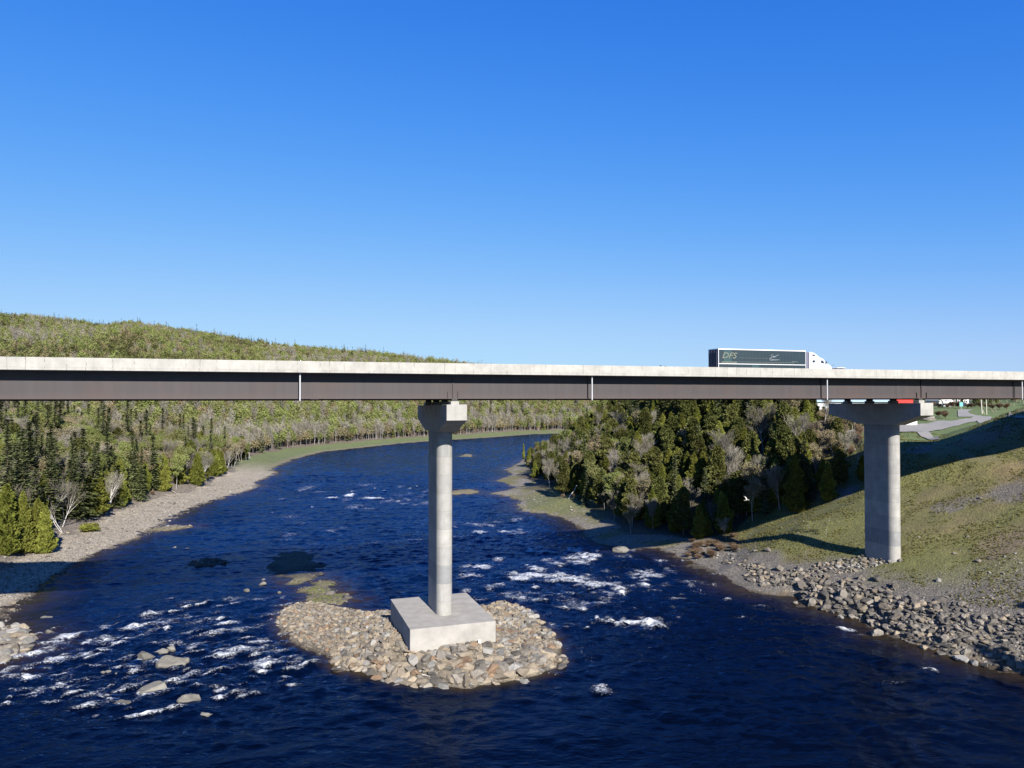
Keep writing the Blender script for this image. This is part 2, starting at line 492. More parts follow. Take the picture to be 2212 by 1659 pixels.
def leafmat(name, cols, trans=.25, rnd=.35):
    m, nt, b = newmat(name)
    inf = N(nt, "ShaderNodeObjectInfo")
    geo = N(nt, "ShaderNodeNewGeometry")
    n = noise(nt, geo.outputs['Position'], .7, 3)
    base = mixc(nt, cols[0], cols[1], ramp(nt, n, [(.3, 0.), (.7, 1.)]))
    base = mixc(nt, base, cols[2], math_(nt, 'MULTIPLY', inf.outputs['Random'], .6))
    rpi = N(nt, "ShaderNodeTexWhiteNoise", noise_dimensions='3D')
    sc_ = N(nt, "ShaderNodeVectorMath", operation='SCALE'); sc_.inputs[3].default_value = 2.2
    fl = N(nt, "ShaderNodeVectorMath", operation='FLOOR')
    nt.links.new(geo.outputs['Position'], sc_.inputs[0]); nt.links.new(sc_.outputs[0], fl.inputs[0]); nt.links.new(fl.outputs[0], rpi.inputs['Vector'])
    k = math_(nt, 'MULTIPLY_ADD', rpi.outputs[0], .36, .52)
    wn2 = N(nt, "ShaderNodeTexWhiteNoise", noise_dimensions='1D'); nt.links.new(math_(nt, 'MULTIPLY', inf.outputs['Random'], 91.7), wn2.inputs['W'])
    k = math_(nt, 'MULTIPLY', k, math_(nt, 'MULTIPLY_ADD', wn2.outputs[0], rnd * 2, 1 - rnd))
    h = N(nt, "ShaderNodeHueSaturation"); nt.links.new(base, h.inputs['Color']); nt.links.new(k, h.inputs['Value'])
    df = N(nt, "ShaderNodeBsdfDiffuse"); tr = N(nt, "ShaderNodeBsdfTranslucent"); mx = N(nt, "ShaderNodeMixShader")
    nt.links.new(h.outputs[0], df.inputs[0]); nt.links.new(h.outputs[0], tr.inputs[0])
    mx.inputs[0].default_value = trans
    nt.links.new(df.outputs[0], mx.inputs[1]); nt.links.new(tr.outputs[0], mx.inputs[2])
    nt.nodes.remove(b)
    nt.links.new(mx.outputs[0], nt.nodes['Material Output'].inputs[0])
    return m
M['spruce'] = leafmat('spruce_needles', ((.100, .125, .050), (.160, .180, .075), (.165, .170, .085)))
M['cedar'] = leafmat('cedar_foliage', ((.155, .185, .036), (.250, .265, .058), (.22, .21, .05)))
M['pine'] = leafmat('pine_needles', ((.085, .105, .032), (.140, .150, .045), (.135, .130, .045)))
M['aspen'] = leafmat('spring_leaves', ((.22, .27, .075), (.30, .34, .105), (.29, .27, .12)), .35, .18)
M['bud'] = leafmat('budding_twigs', ((.24, .215, .11), (.30, .265, .14), (.28, .20, .115)), .2, .2)
M['greytwig'] = leafmat('grey_twigs', ((.22, .20, .165), (.32, .30, .25), (.26, .23, .17)), .1, .3)
M['redtwig'] = leafmat('red_brown_twigs', ((.13, .085, .062), (.24, .16, .11), (.20, .15, .09)), .1)
M['bark'] = simple('brown_bark', (.13, .105, .085), .95, var=.4, scale=2)
M['greybark'] = simple('grey_bark', (.30, .28, .26), .95, var=.4, scale=2)
M['birchbark'] = simple('birch_bark', (.48, .46, .43), .8, var=.25, scale=2)
M['driftwood'] = simple('driftwood', (.27, .20, .135), .85, var=.3, scale=4)
M['deadwood'] = simple('weathered_wood', (.48, .44, .38), .85, var=.3, scale=4)
M['white_paint'] = simple('white_paint', (.66, .66, .66), .45, var=.04)
M['glass'] = simple('dark_glass', (.02, .025, .05), .12, var=.1)
M['rubber'] = simple('tyre_rubber', (.02, .02, .02), .8)
M['chrome'] = simple('polished_metal', (.7, .7, .72), .25, 1.0)

# ------------------------------------------------------------------ ground sheet
def axis(segs):
    out = []
    for a, b, st in segs:
        out += list(np.arange(a, b, st))
    return np.array(out)
xs = np.concatenate([-np.geomspace(170, 2600, 90)[::-1], axis([(-168, -140, 2), (-140, 130, 1.0), (130, 170, 2)]), np.geomspace(172, 2600, 90)])
ys = np.concatenate([axis([(-260, 40, 12), (40, 80, 4), (80, 185, 1.0), (185, 330, 1.8), (330, 600, 4), (600, 1100, 8)]), np.geomspace(1100, 6000, 40)])
GX, GY = np.meshgrid(xs, ys)
gx = GX.ravel(); gy = GY.ravel()
gz, gd, gdi, gds, gright = terrain(gx, gy)
nx_, ny_ = len(xs), len(ys)
GZ_ = gz.reshape(ny_, nx_)
ii = np.arange(nx_ * ny_).reshape(ny_, nx_)
gf = np.stack([ii[:-1, :-1], ii[:-1, 1:], ii[1:, 1:], ii[1:, :-1]], -1).reshape(-1, 4)
# what lies on the ground: bare colours of gravel, turf, litter, soil
gs = DX * gx + DY * gy; gp = NX * gx + NY * gy
def colr(c): return np.array(c, float)[None, :]
nA = fbm(gx * .05, gy * .05, 4)[:, None]; nB = fbm(gx * .22 + 9, gy * .22, 4)[:, None]; nC = fbm(gx * .5 + 4, gy * .5, 3)[:, None]
gravel = colr((.46, .40, .315)) * (.85 + .3 * nB)
litter = colr((.095, .075, .050)) * (.7 + .6 * nB)
turf = colr((.165, .165, .045)) * (.85 + .3 * nC)
brown = colr((.22, .172, .075)) * (.88 + .24 * nC)
stony = colr((.20, .18, .155)) * (.8 + .4 * nC)
bedc = colr((.16, .12, .07)) * (.7 + .6 * nB)
green = colr((.135, .19, .05)) * (.8 + .4 * nB)
dcol = gd[:, None]
col = litter.copy(); rocky = np.zeros(len(gx))
def lay(mask, c, w=None):
    global col
    k = np.clip(mask, 0, 1)[:, None] if mask.ndim == 1 else np.clip(mask, 0, 1)
    col = col * (1 - k) + c * k
R_ = gright
# right bank: made ground under and around the bridge
emb_zone = sstep(168, 150, gy - .35 * np.maximum(gx - 60, 0)) * (gx > 20) * R_
emb_zone = np.maximum(emb_zone, ((gs > 92 + np.maximum(0, gp - 125) * .6) & (gp < 150) & R_).astype(float))
grassmix = np.clip((nA - .42) * 5 + .5 + (nB - .5) * 1.4, 0, 1)
embc = turf * grassmix + brown * (1 - grassmix)
lay(emb_zone, embc)
def patch(px, py, z, rx, ry, c, k=1.0):
    x0, y0 = at(px, py, z)
    q = np.sqrt(((gx - x0) / rx) ** 2 + ((gy - y0) / ry) ** 2) + (nC[:, 0] - .5) * .9
    m = sstep(1.1, .7, q) * k * R_
    lay(m, c)
    global rocky
    return m
plateau = sstep(52, 60, gd) * (gx > 60) * R_ * sstep(165, 180, gy)
lay(plateau * (gx / np.maximum(gy, 1) > .44), green)
for a_ in ((1900, 965, 15, 5, 6), (1985, 1065, 13, 3, 4), (2195, 1080, 16, 4.5, 5), (1820, 1070, 13, 3, 3), (2060, 1120, 12, 5, 3)):
    rocky = np.maximum(rocky, patch(*a_[:2], a_[2], a_[3], a_[4], stony))
for a_ in ((2130, 1000, 20, 7, 5), (2190, 1190, 10, 6, 4), (1760, 1110, 8, 6, 3)):
    patch(*a_[:2], a_[2], a_[3], a_[4], colr((.21, .155, .10)), .8)
rz = sstep(13, 7, gd + (nB[:, 0] - .5) * 7) * (gd > -1) * R_ * (gy < 175)
lay(rz, stony * 1.05); rocky = np.maximum(rocky, rz * .9)
lw = sstep(26, 14, gd + (nB[:, 0] - .5) * 8) * (gd > -1) * R_ * sstep(122, 106, gy) * sstep(50, 58, gx)
lay(lw, stony); rocky = np.maximum(rocky, lw)
shelf = (gd > -1) * R_ * (gd < 9) * (gy > 170)
lay(shelf * 1.0, (stony * 1.3) * (1 - sstep(.45, .6, nB)) + (colr((.20, .18, .07)) * (.8 + .4 * nC)) * sstep(.45, .6, nB)); rocky = np.maximum(rocky, shelf * .8)
x0_, y0_ = at(1195, 1095)
g1 = np.exp(-(((gx - x0_) / 15) ** 2 + ((gy - y0_) / 22) ** 2)) * R_ * (gd > 2)
lay(np.clip(g1 * 1.6, 0, 1), colr((.17, .18, .06)))
# left bank beach
bw = np.interp(gy, [100, 130, 145, 165, 200, 260], [25, 20, 11, 12, 18, 17]) + 6 * (nB[:, 0] - .5)
lb = (~R_) & (gd > -1.5) & (gd < bw) & (gy < 420)
lay(lb.astype(float), gravel); rocky = np.maximum(rocky, lb * 1.0)
scarp = (~R_) & (gd >= bw) & (gd < bw + 6) & (gy < 420)
lay(scarp * .8, colr((.24, .20, .16)))
fb = (~R_) & (gd > -1.5) & (gy >= 330) & (gd < 24)
kfb = np.clip((gy - 330) / 60, 0, 1)
far_g = sstep(330, 400, gy)[:, None]
lay(fb * kfb, colr((.165, .20, .065)) * (.85 + .3 * nB))
fe = (~R_) & (gd > -2) & (gy >= 330) & (gd < 5)
lay(fe * 1.0 * kfb, colr((.24, .215, .12)))
fe2 = (~R_) & (gd >= 24) & (gd < 48) & (gy >= 400) & (gy < 900)
lay(fe2 * .9, colr((.20, .155, .12)))
hillg = (~R_) & (gd >= 48)
lay(hillg * .6, colr((.11, .115, .05)))
# river bed, island, shoals
und = (gz < .02)
lay(und * 1.0, bedc)
isl = (gdi > -1.0)
lay(isl * 1.0, colr((.22, .19, .15)) * (.75 + .5 * nC)); rocky = np.maximum(rocky, isl * 1.0)
shl = (gds > -1.0)
lay(shl * 1.0, colr((.25, .215, .12)) * (.7 + .6 * nC)); rocky = np.maximum(rocky, shl * 1.0)
for q_ in (2, 3):      # bridge shade painted into the ground colour of the two low bars
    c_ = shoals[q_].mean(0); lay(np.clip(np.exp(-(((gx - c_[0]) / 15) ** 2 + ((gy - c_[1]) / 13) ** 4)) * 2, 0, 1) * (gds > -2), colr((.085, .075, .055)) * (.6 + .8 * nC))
y3 = shoals[1].mean(0); kk = np.exp(-(((gx - y3[0]) / 6) ** 2 + ((gy - y3[1]) / 8) ** 2))
lay(np.clip(kk * 1.5, 0, 1) * sstep(.4, .55, nC[:, 0]), colr((.20, .22, .04)))
lay(sstep(.03, -.25, gz), bedc * .6)

def groundmat():
    m, nt, b = newmat('ground_cover')
    at1 = N(nt, "ShaderNodeAttribute", attribute_name='ground_colour'); at2 = N(nt, "ShaderNodeAttribute", attribute_name='rocky')
    p = geopos(nt)
    n1 = noise(nt, p, 1.1, 6, .7); n2 = noise(nt, p, 4.0, 4, .7)
    vo = N(nt, "ShaderNodeTexVoronoi"); vo.inputs['Scale'].default_value = 2.6; nt.links.new(p, vo.inputs['Vector'])
    vo2 = N(nt, "ShaderNodeTexVoronoi"); vo2.inputs['Scale'].default_value = 5.5; nt.links.new(p, vo2.inputs['Vector'])
    c = mixc(nt, at1.outputs[0], ramp(nt, n1, [(.25, .55), (.5, .92), (.8, 1.4)]), 1.0, 'MULTIPLY')
    c = mixc(nt, c, ramp(nt, n2, [(.3, .65), (.55, 1.), (.75, 1.4)]), .7, 'MULTIPLY')
    peb = mixc(nt, (.75, .75, .75), (1.5, 1.45, 1.35), sep(nt, vo.outputs['Color'])[0])
    peb = mixc(nt, peb, ramp(nt, sep(nt, vo2.outputs['Color'])[0], [(0., .55), (.6, 1.), (.93, 1.1), (.97, 2.1)]), .9, 'MULTIPLY')
    edge = ramp(nt, vo.outputs['Distance'], [(.3, 1.), (.6, .45)])
    peb = mixc(nt, peb, edge, .6, 'MULTIPLY')
    c2 = mixc(nt, at1.outputs[0], peb, 1.0, 'MULTIPLY')
    c = mixc(nt, c, c2, math_(nt, 'MULTIPLY', at2.outputs['Fac'], .9))
    pz = sep(nt, p)[2]
    wet = ramp(nt, math_(nt, 'ADD', pz, math_(nt, 'MULTIPLY', math_(nt, 'SUBTRACT', n1, .5), .1)), [(0., 1.), (.14, 0.)])
    c = mixc(nt, c, (.35, .30, .25), math_(nt, 'MULTIPLY', wet, .75), 'MULTIPLY')
    c = mixc(nt, c, (.62, .62, .62), 1.0, 'MULTIPLY')
    nt.links.new(c, b.inputs['Base Color']); b.inputs['Roughness'].default_value = .95
    h = math_(nt, 'ADD', math_(nt, 'MULTIPLY', n2, .7), math_(nt, 'MULTIPLY', vo.outputs['Distance'], -.5))
    nt.links.new(bump(nt, h, .7, .25), b.inputs['Normal'])
    return m
M['ground'] = groundmat()
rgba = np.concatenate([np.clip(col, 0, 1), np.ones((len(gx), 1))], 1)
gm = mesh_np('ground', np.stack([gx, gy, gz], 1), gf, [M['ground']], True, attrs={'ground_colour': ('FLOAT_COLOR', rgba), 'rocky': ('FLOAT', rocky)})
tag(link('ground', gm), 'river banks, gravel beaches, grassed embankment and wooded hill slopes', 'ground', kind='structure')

# ------------------------------------------------------------------ river
FO = []   # foam: x, y, rx, ry (metres), strength
def foam(cx, cy, rx, ry, k, sc, ox, oy):
    px, py = ox + cx / sc, oy + cy / sc
    x, y = at(px, py); Y = y
    mx = (rx / sc) * Y / 1600.0
    my = (ry / sc) * Y * Y / (CAM_Z * 1600.0)
    FO.append((x, y, mx, my, k))
A8 = (3.0725, 0, 1080)
for f in ((450,910,80,25,1),(340,950,100,25,.7),(230,1020,140,30,.9),(330,1075,110,25,.8),(560,1030,60,25,.9),(620,1045,50,12,.8),(80,1120,60,30,.8),(30,1150,40,25,.7),(180,1190,70,22,1),
          (260,1260,50,30,.7),(25,1370,45,20,.9),(210,1315,40,12,.6),(350,1340,70,10,.8),(690,930,120,25,.6),(780,960,50,12,.9),(700,1000,50,15,.8),(540,1200,120,20,.5),(590,1300,100,12,.6),
          (560,1380,110,15,.8),(720,1325,40,10,.8),(960,1420,110,12,1),(880,1440,40,15,.9),(1120,1395,60,10,.7),(1195,1390,25,12,.8),(630,1435,15,8,.8),(870,1110,80,25,.6),(900,1135,50,12,.8),
          (960,1190,100,30,.4),(1050,750,60,10,.7),(1150,745,60,10,.8),(1105,855,20,12,.9),(1100,820,70,20,.5),(1330,810,100,40,.5),(1400,890,130,20,.7),(1460,880,60,12,.9),(1300,960,70,25,.6),
          (1280,980,40,12,.8),(1580,870,90,25,.6),(1650,850,80,10,.7),(1500,1030,100,30,1),(1600,1010,80,30,.8),(1720,1030,60,20,.7),(1850,1000,100,15,.6),(1850,1060,60,12,.8),(1750,1120,70,30,.8),
          (1740,1150,30,10,1),(1460,1130,80,20,.7),(1250,1160,90,25,.7),(1160,1200,60,15,.9),(1240,1060,60,12,.5),(1430,1250,40,20,.7),(1450,1320,50,12,.9),(1600,1310,40,15,.8),(1980,1120,40,12,.6),
          (1260,680,100,25,.4),(920,710,60,8,.4),(800,775,40,6,.4),(1900,940,120,12,.4),(400,1180,90,20,.4),(150,1290,80,14,.4),(60,1040,60,16,.5)):
    foam(*f, *A8)
A6 = (2.926, 540, 1161)
for f in ((60,700,120,20,.6),(60,800,100,40,.8),(100,830,50,20,1),(340,810,90,15,.8),(460,880,80,15,.4),(20,570,60,15,.5),(1380,190,80,15,.6),(1780,245,150,18,.9),(1700,265,100,12,1),(1950,280,130,12,.8),
          (2050,275,50,10,.9),(2170,310,60,20,1),(2170,115,60,10,.9),(2100,150,80,10,.6),(1900,150,100,15,.5),(1960,180,60,10,.7),(1580,305,50,8,.8),(1660,370,100,25,.6),(1720,385,40,20,.9),
          (2060,430,90,10,.6),(2100,455,40,12,.9),(2200,520,20,20,1),(1900,860,70,15,.5),(2200,960,20,15,.9),(2100,700,100,120,.22),(1850,210,200,60,.25)):
    foam(*f, *A6)
A3 = (3.1508, 1080, 810)
for f in ((600,1235,80,15,.9),(480,1250,80,12,.8),(620,1265,50,10,1),(400,1290,70,15,.8),(310,1265,60,12,.6),(1100,1265,50,8,.8),(1240,1265,15,8,.8),(1180,1300,20,6,.7),(900,1200,50,8,.6),
          (820,1240,50,10,.5),(40,1070,60,10,.8),(640,1130,50,5,.4),(110,1215,60,6,.4)):
    foam(*f, *A3)
A1 = (1.0, 0, 0)
for f in ((1400,1245,45,6,.8),(1230,1250,60,10,.9),(1300,1265,50,8,.8),(1340,1278,20,6,1),(1360,1345,75,7,.9),(1410,1350,25,10,1),(1310,1338,25,4,.6),(1300,1490,20,10,.7),(1240,1310,35,8,.5),
          (1495,1260,30,8,.5),(1830,1360,20,5,.9),(1860,1372,25,2,.5),(2010,1447,18,6,.8),(1640,1310,20,3,.5),(1570,1295,12,2,.8),(1604,1339,12,2,.6),(1280,1300,60,25,.2),(1450,1290,70,30,.15),
          (1930,1475,30,5,.35),(2110,1500,20,6,.3)):
    foam(*f, *A1)
A2 = (3.413, 540, 745)
for f in ((610,1130,45,8,1),(730,1112,60,8,1),(900,1135,130,6,1),(750,1085,30,4,.7),(1690,1385,70,10,.8),(1880,1382,75,6,.9),(1180,1060,20,4,.7),(1230,1045,10,4,.8),(990,1077,20,4,.8),
          (920,1060,10,4,.8),(350,1150,60,5,.5),(230,1140,40,4,.6),(460,1195,20,4,.7),(160,1240,30,4,.6),(1230,1440,90,5,.5),(1080,1440,60,5,.4),(1620,1410,60,4,.5),(1700,1350,100,16,.25),
          (900,1030,300,30,.15),(250,1170,200,20,.2)):
    foam(*f, *A2)
_fr = np.random.RandomState(21)
def rapids(n, x0, y0, x1, y1, kmin, kmax):
    for _ in range(n):
        px, py = _fr.uniform(x0, x1), _fr.uniform(y0, y1)
        if px > x1 - (py - y0) * .0 : continue
        w_ = _fr.uniform(8, 26); foam(px, py, w_, w_ * _fr.uniform(.10, .28), _fr.uniform(kmin, kmax), 1.0, 0, 0)
rapids(75, 0, 1350, 320, 1530, .45, .95); rapids(95, 300, 1290, 640, 1500, .4, .9); rapids(60, 1000, 1190, 1400, 1300, .4, .9); rapids(26, 1120, 1290, 1480, 1360, .3, .8)
rapids(30, 640, 1040, 1000, 1100, .3, .7); rapids(26, 950, 1120, 1130, 1180, .3, .7); rapids(16, 1380, 1230, 1560, 1290, .3, .7); rapids(18, 560, 1110, 900, 1180, .2, .5)
wxs = np.concatenate([axis([(-2600, -600, 400), (-600, -170, 20), (-170, -100, 1.2), (-100, 80, .34), (80, 130, 2), (130, 600, 30)]), np.array([900, 1600, 2600])])
wys = np.concatenate([axis([(-260, 40, 20), (40, 74, 1), (74, 170, .34), (170, 330, .48), (330, 720, 1.2), (720, 900, 12)])])
WX, WY = np.meshgrid(wxs, wys); wx = WX.ravel(); wy = WY.ravel()
fo = np.zeros(len(wx))
for x, y, mx, my, k in FO:
    my = max(my * .85, .42); mx *= _fr.uniform(.75, 1.15)
    lean = _fr.uniform(.0, .75) if (x < -14 and y < 140) else _fr.uniform(-.5, .1) if (x > 0 and y < 150) else 0.0
    curl = _fr.uniform(-.2, .6)
    sel = np.where((np.abs(wx - x) < mx * 2.2 + 1) & (np.abs(wy - y) < my * 2.2 + 1 + abs(lean) * mx * 2))[0]
    if len(sel) == 0: continue
    # the crest curls: push the blob along a shallow arc
    dx_ = (wx[sel] - x) / mx; dy_ = (wy[sel] - y - lean * (wx[sel] - x) - curl * my * dx_ ** 2) / my
    wv = fbm(wx[sel] * .8 + x, wy[sel] * .8, 2) - .5
    q = np.sqrt(dx_ ** 2 + (dy_ + wv * 2.6) ** 2)
    fo[sel] = np.maximum(fo[sel], k * sstep(1.8, .1, q))
near = (wy < 340) & (np.abs(wx) < 160)
wz = np.zeros(len(wx)); shallow = np.zeros(len(wx))
sel = np.where((wy < 760) & (np.abs(wx) < 400))[0]
tz = terrain(wx[sel], wy[sel])[0]
shallow[sel] = np.clip(1 + tz / 1.15, 0, 1)
rap = np.maximum(fo, 0)
wz += rap * (.34 + .7 * (fbm(wx * .9, wy * .9, 3) - .4)) 
chop = .55 + .9 * vnoise(wx * .035, wy * .02 + 9)
fade = sstep(720, 600, wy) * sstep(-170, -150, wx) * sstep(125, 100, wx)
wz += (fbm(wx * .62 + 20, wy * .95, 3) - .5) * .34 * chop * fade
wz += (fbm(wx * .22 + 3, wy * .34, 2) - .5) * .45 * chop * fade
turb = np.zeros(len(wx))
for px, py, r, k in ((250, 1420, 26, 1), (480, 1400, 26, 1), (1250, 1250, 26, .9), (1400, 1330, 26, .7), (850, 1050, 40, .5), (1150, 1150, 30, .8)):
    x, y = at(px, py); turb = np.maximum(turb, k * np.exp(-((wx - x) ** 2 + (wy - y) ** 2) / (2 * r * r) * 1.5))
wz += turb * (fbm(wx * .8, wy * .8 + 40, 3) - .5) * .55
sky_amt = sstep(95, 190, wy + .35 * wx * -1) * .95 + .12   # sky reflection painted in as blue upstream, hardly any in the near water
iw = np.arange(len(wxs) * len(wys)).reshape(len(wys), len(wxs))
wf = np.stack([iw[:-1, :-1], iw[:-1, 1:], iw[1:, 1:], iw[1:, :-1]], -1).reshape(-1, 4)
def watermat():
    m, nt, b = newmat('river_water')
    p = geopos(nt)
    fa = N(nt, "ShaderNodeAttribute", attribute_name='foam').outputs['Fac']
    sh = N(nt, "ShaderNodeAttribute", attribute_name='shallow').outputs['Fac']
    tu = N(nt, "ShaderNodeAttribute", attribute_name='turbulence').outputs['Fac']
    big = noise(nt, mapping(nt, p, (1, .55, 1)), .045, 5, .6, .5)
    pool = N(nt, "ShaderNodeAttribute", attribute_name='sky_blue').outputs['Fac']  # how much sky blue is painted into the water colour
    deep = mixc(nt, (.0003, .0010, .0042), (.0006, .0065, .029), math_(nt, 'MULTIPLY', pool, math_(nt, 'MULTIPLY_ADD', ramp(nt, big, [(.38, 0.), (.62, 1.)]), 1.15, .30), clamp=True))
    c = mixc(nt, deep, (.034, .023, .010), math_(nt, 'MULTIPLY', math_(nt, 'POWER', sh, 2.0), .85))
    n1 = noise(nt, mapping(nt, p, (.8, 1.35, 1)), 2.2, 8, .80, 1.3)
    n2 = noise(nt, mapping(nt, p, (1, 1.6, 1)), 5.0, 3, .6, .3)
    thr = math_(nt, 'SUBTRACT', .708, math_(nt, 'MULTIPLY', fa, .28))
    n3 = noise(nt, mapping(nt, p, (.8, 1.5, 1)), 1.25, 5, .62, 1.6)
    ridge = math_(nt, 'SUBTRACT', 1.0, math_(nt, 'MULTIPLY', math_(nt, 'ABSOLUTE', math_(nt, 'SUBTRACT', n3, .5)), 5.0))
    mixn = math_(nt, 'MULTIPLY_ADD', ridge, .20, math_(nt, 'MULTIPLY_ADD', n2, .22, math_(nt, 'MULTIPLY', n1, .62)))
    fm = math_(nt, 'MULTIPLY', math_(nt, 'SUBTRACT', mixn, thr), 6.0, clamp=True)
    fm = math_(nt, 'MULTIPLY', fm, math_(nt, 'MULTIPLY', fa, 5.0, clamp=True), clamp=True)
    c = mixc(nt, c, (.56, .58, .60), fm)
    w1 = noise(nt, mapping(nt, p, (1, 1.7, 1)), .7, 5, .58, .9)
    w2 = noise(nt, mapping(nt, p, (1, 1.4, 1), (0, 0, .5)), 2.6, 4, .6, .5)
    w0 = noise(nt, mapping(nt, p, (1, 1.9, 1), (0, 0, .25)), .28, 3, .5, .6)
    h = math_(nt, 'ADD', math_(nt, 'MULTIPLY_ADD', w0, 2.6, math_(nt, 'MULTIPLY', w1, 1.5)), math_(nt, 'MULTIPLY', w2, .3))
    calm = noise(nt, mapping(nt, p, (1, .6, 1)), .03, 2)
    amp = math_(nt, 'MULTIPLY_ADD', tu, .9, math_(nt, 'MULTIPLY_ADD', calm, .6, .25))
    h = math_(nt, 'MULTIPLY', h, amp)
    h = math_(nt, 'ADD', h, math_(nt, 'MULTIPLY', fm, .15))
    nrm = bump(nt, h, 1.0, .10)
    df = N(nt, "ShaderNodeBsdfDiffuse"); gl = N(nt, "ShaderNodeBsdfGlossy"); fr = N(nt, "ShaderNodeFresnel"); mx = N(nt, "ShaderNodeMixShader")
    nt.links.new(c, df.inputs['Color']); gl.inputs['Color'].default_value = (.42, .58, .92, 1); gl.inputs['Roughness'].default_value = .04
    fr.inputs['IOR'].default_value = 1.30
    for q in (gl, fr): nt.links.new(nrm, q.inputs['Normal'])
    fac = math_(nt, 'MULTIPLY', fr.outputs[0], math_(nt, 'SUBTRACT', 1.0, math_(nt, 'MULTIPLY', fm, .85)))
    nt.links.new(math_(nt, 'MULTIPLY', fac, .72), mx.inputs[0]); nt.links.new(df.outputs[0], mx.inputs[1]); nt.links.new(gl.outputs[0], mx.inputs[2])
    nt.links.new(mx.outputs[0], nt.nodes['Material Output'].inputs[0]); nt.nodes.remove(b)
    return m
M['water'] = watermat()
wm = mesh_np('river_water', np.stack([wx, wy, wz], 1), wf, [M['water']], True,
             attrs={'foam': ('FLOAT', fo), 'shallow': ('FLOAT', shallow), 'turbulence': ('FLOAT', turb), 'sky_blue': ('FLOAT', sky_amt)})
tag(link('river_water', wm), 'dark blue river with white rapids flowing under the bridge', 'river', kind='structure')
# ------------------------------------------------------------------ bridge (built in its own frame: x = s, y = p)
ROAD = 38.0; PTOP = 39.08; SLAB_B = 37.65; GT = 37.62; GB = 34.53
P0, P1 = 92.0, 111.5
S0, S1 = -120.0, 182.0
def bempty(name, s=0, p=0, z=0, rz=0, **k):
    e = empty(name, W(s, p, z), BA + rz, **k); return e
bridge = bempty('road_bridge', label='long highway bridge with pale concrete barrier, dark steel girders and concrete piers', cat='bridge')
deck = MB().prism_x([(P0, SLAB_B + .06), (P0 + 1.6, SLAB_B + .0), (P1 - 1.6, SLAB_B), (P1, SLAB_B + .06), (P1, ROAD - .06), (P0, ROAD - .06)], S0, S1).build('deck_slab', M['cap'], bridge)
MB().box(S0, S1, P0 + .46, P1 - .46, ROAD - .058, ROAD).build('roadway', M['asphalt'], bridge)
near_b = MB().prism_x([(P0 - .012, SLAB_B + .055), (P0 + .0, SLAB_B + .05), (P0 + .44, ROAD - .056), (P0 + .38, ROAD + .2), (P0 + .26, PTOP - .03), (P0 + .23, PTOP), (P0 + .02, PTOP), (P0 - .012, PTOP - .03)], S0, S1).build('barrier', M['barrier'], bridge)
MB().prism_x([(P1 - .44, ROAD - .056), (P1 + .012, ROAD - .3), (P1 + .012, PTOP - .03), (P1 - .02, PTOP), (P1 - .23, PTOP), (P1 - .26, PTOP - .03), (P1 - .38, ROAD + .2)], S0, S1).build('barrier', M['barrier'], bridge)
GPS = [P0 + 1.95 + 5.2 * i for i in range(4)]
PIERS = [23.8, 102.4]
for gi, gp_ in enumerate(GPS):
    mb = MB()
    fall = .018 * (gp_ - GPS[0])        # the deck tips away from the viewer, and the girders with it
    mb.box(S0, S1, gp_ - .01, gp_ + .01, GB + .05 - fall, GT - .04)
    mb.box(S0, S1, gp_ - .27, gp_ + .27, GB - fall, GB + .05 - fall)
    mb.box(S0, S1, gp_ - .22, gp_ + .22, GT - .04, GT + .028)
    g = mb.build('girder', M['steel'], bridge)
    if gi == 0:
        for px, w, h, zz in ((978, .06, GT - .05, .2), (1270, .05, GT - .05, .16), (1774, .05, GT - .05, .16), (1990, .12, GT - .05, .2), (2189, .05, GT - .05, .16), (430, .012, GT - .05, .05)):
            s = s_at(px, gp_ - .1)
            MB().box(s - w / 2, s + w / 2, gp_ - zz, gp_ - .01, GB + .052, h).build('stiffener', M['steel'], g)
        for px in (967, 989, 1980, 2001):
            s = s_at(px, gp_ - .1)
            MB().box(s - .02, s + .02, gp_ - .2, gp_ - .01, GB + .052, GB + .95).build('stiffener', M['steel'], g)
        for px in (680, 1940, 1190, 1500):      # bolted splice plates on the web
            s = s_at(px, gp_)
            m2 = MB().box(s - .45, s + .45, gp_ - .03, gp_ - .011, GB + .12, GT - .2)
            m2.box(s - .5, s + .5, gp_ - .27, gp_ + .27, GB - .03, GB - .002)
            m2.build('splice_plate', M['steel'], g)
        for s in np.arange(-100, 175, 6.55):    # small lugs under the bottom flange
            MB().box(s - .04, s + .04, gp_ - .08, gp_ + .08, GB - .12, GB - .001).build('lug', M['dark_metal'], g)
for a_, b_ in zip(GPS[:-1], GPS[1:]):
    for s in PIERS + [4.2, 43.5, 63.2, 82.8, -15.5, 122]:
        m2 = MB()
        m2.tube((s, a_ + .03, GB + .2), (s, b_ - .03, GB + .15), .08, .08, 6)
        m2.tube((s, a_ + .03, GT - .4), (s, b_ - .03, GT - .4), .08, .08, 6)
        m2.tube((s, a_ + .03, GB + .5), (s, (a_ + b_) / 2, GT - .45), .07, .07, 6)
        m2.tube((s, b_ - .03, GB + .5), (s, (a_ + b_) / 2, GT - .45), .07, .07, 6)
        m2.build('cross_frame', M['steel'], bridge)
for px in (648, 1279, 1787, 2208):
    s = s_at(px, P0 + .62)
    m2 = MB().tube((s, P0 + .62, SLAB_B - .02), (s, P0 + .62, GB - .22), .085, .085, 10)
    m2.tube((s, P0 + .62, SLAB_B - .04), (s, P0 + .62, SLAB_B - .22), .12, .12, 10)
    m2.build('drain_pipe', M['drain'], bridge)
s = s_at(649, P0 + .1)
MB().box(s - .05, s + .05, P0 + .08, P0 + .14, PTOP - .01, PTOP + .13).build('marker_post', M['drain'], bridge)
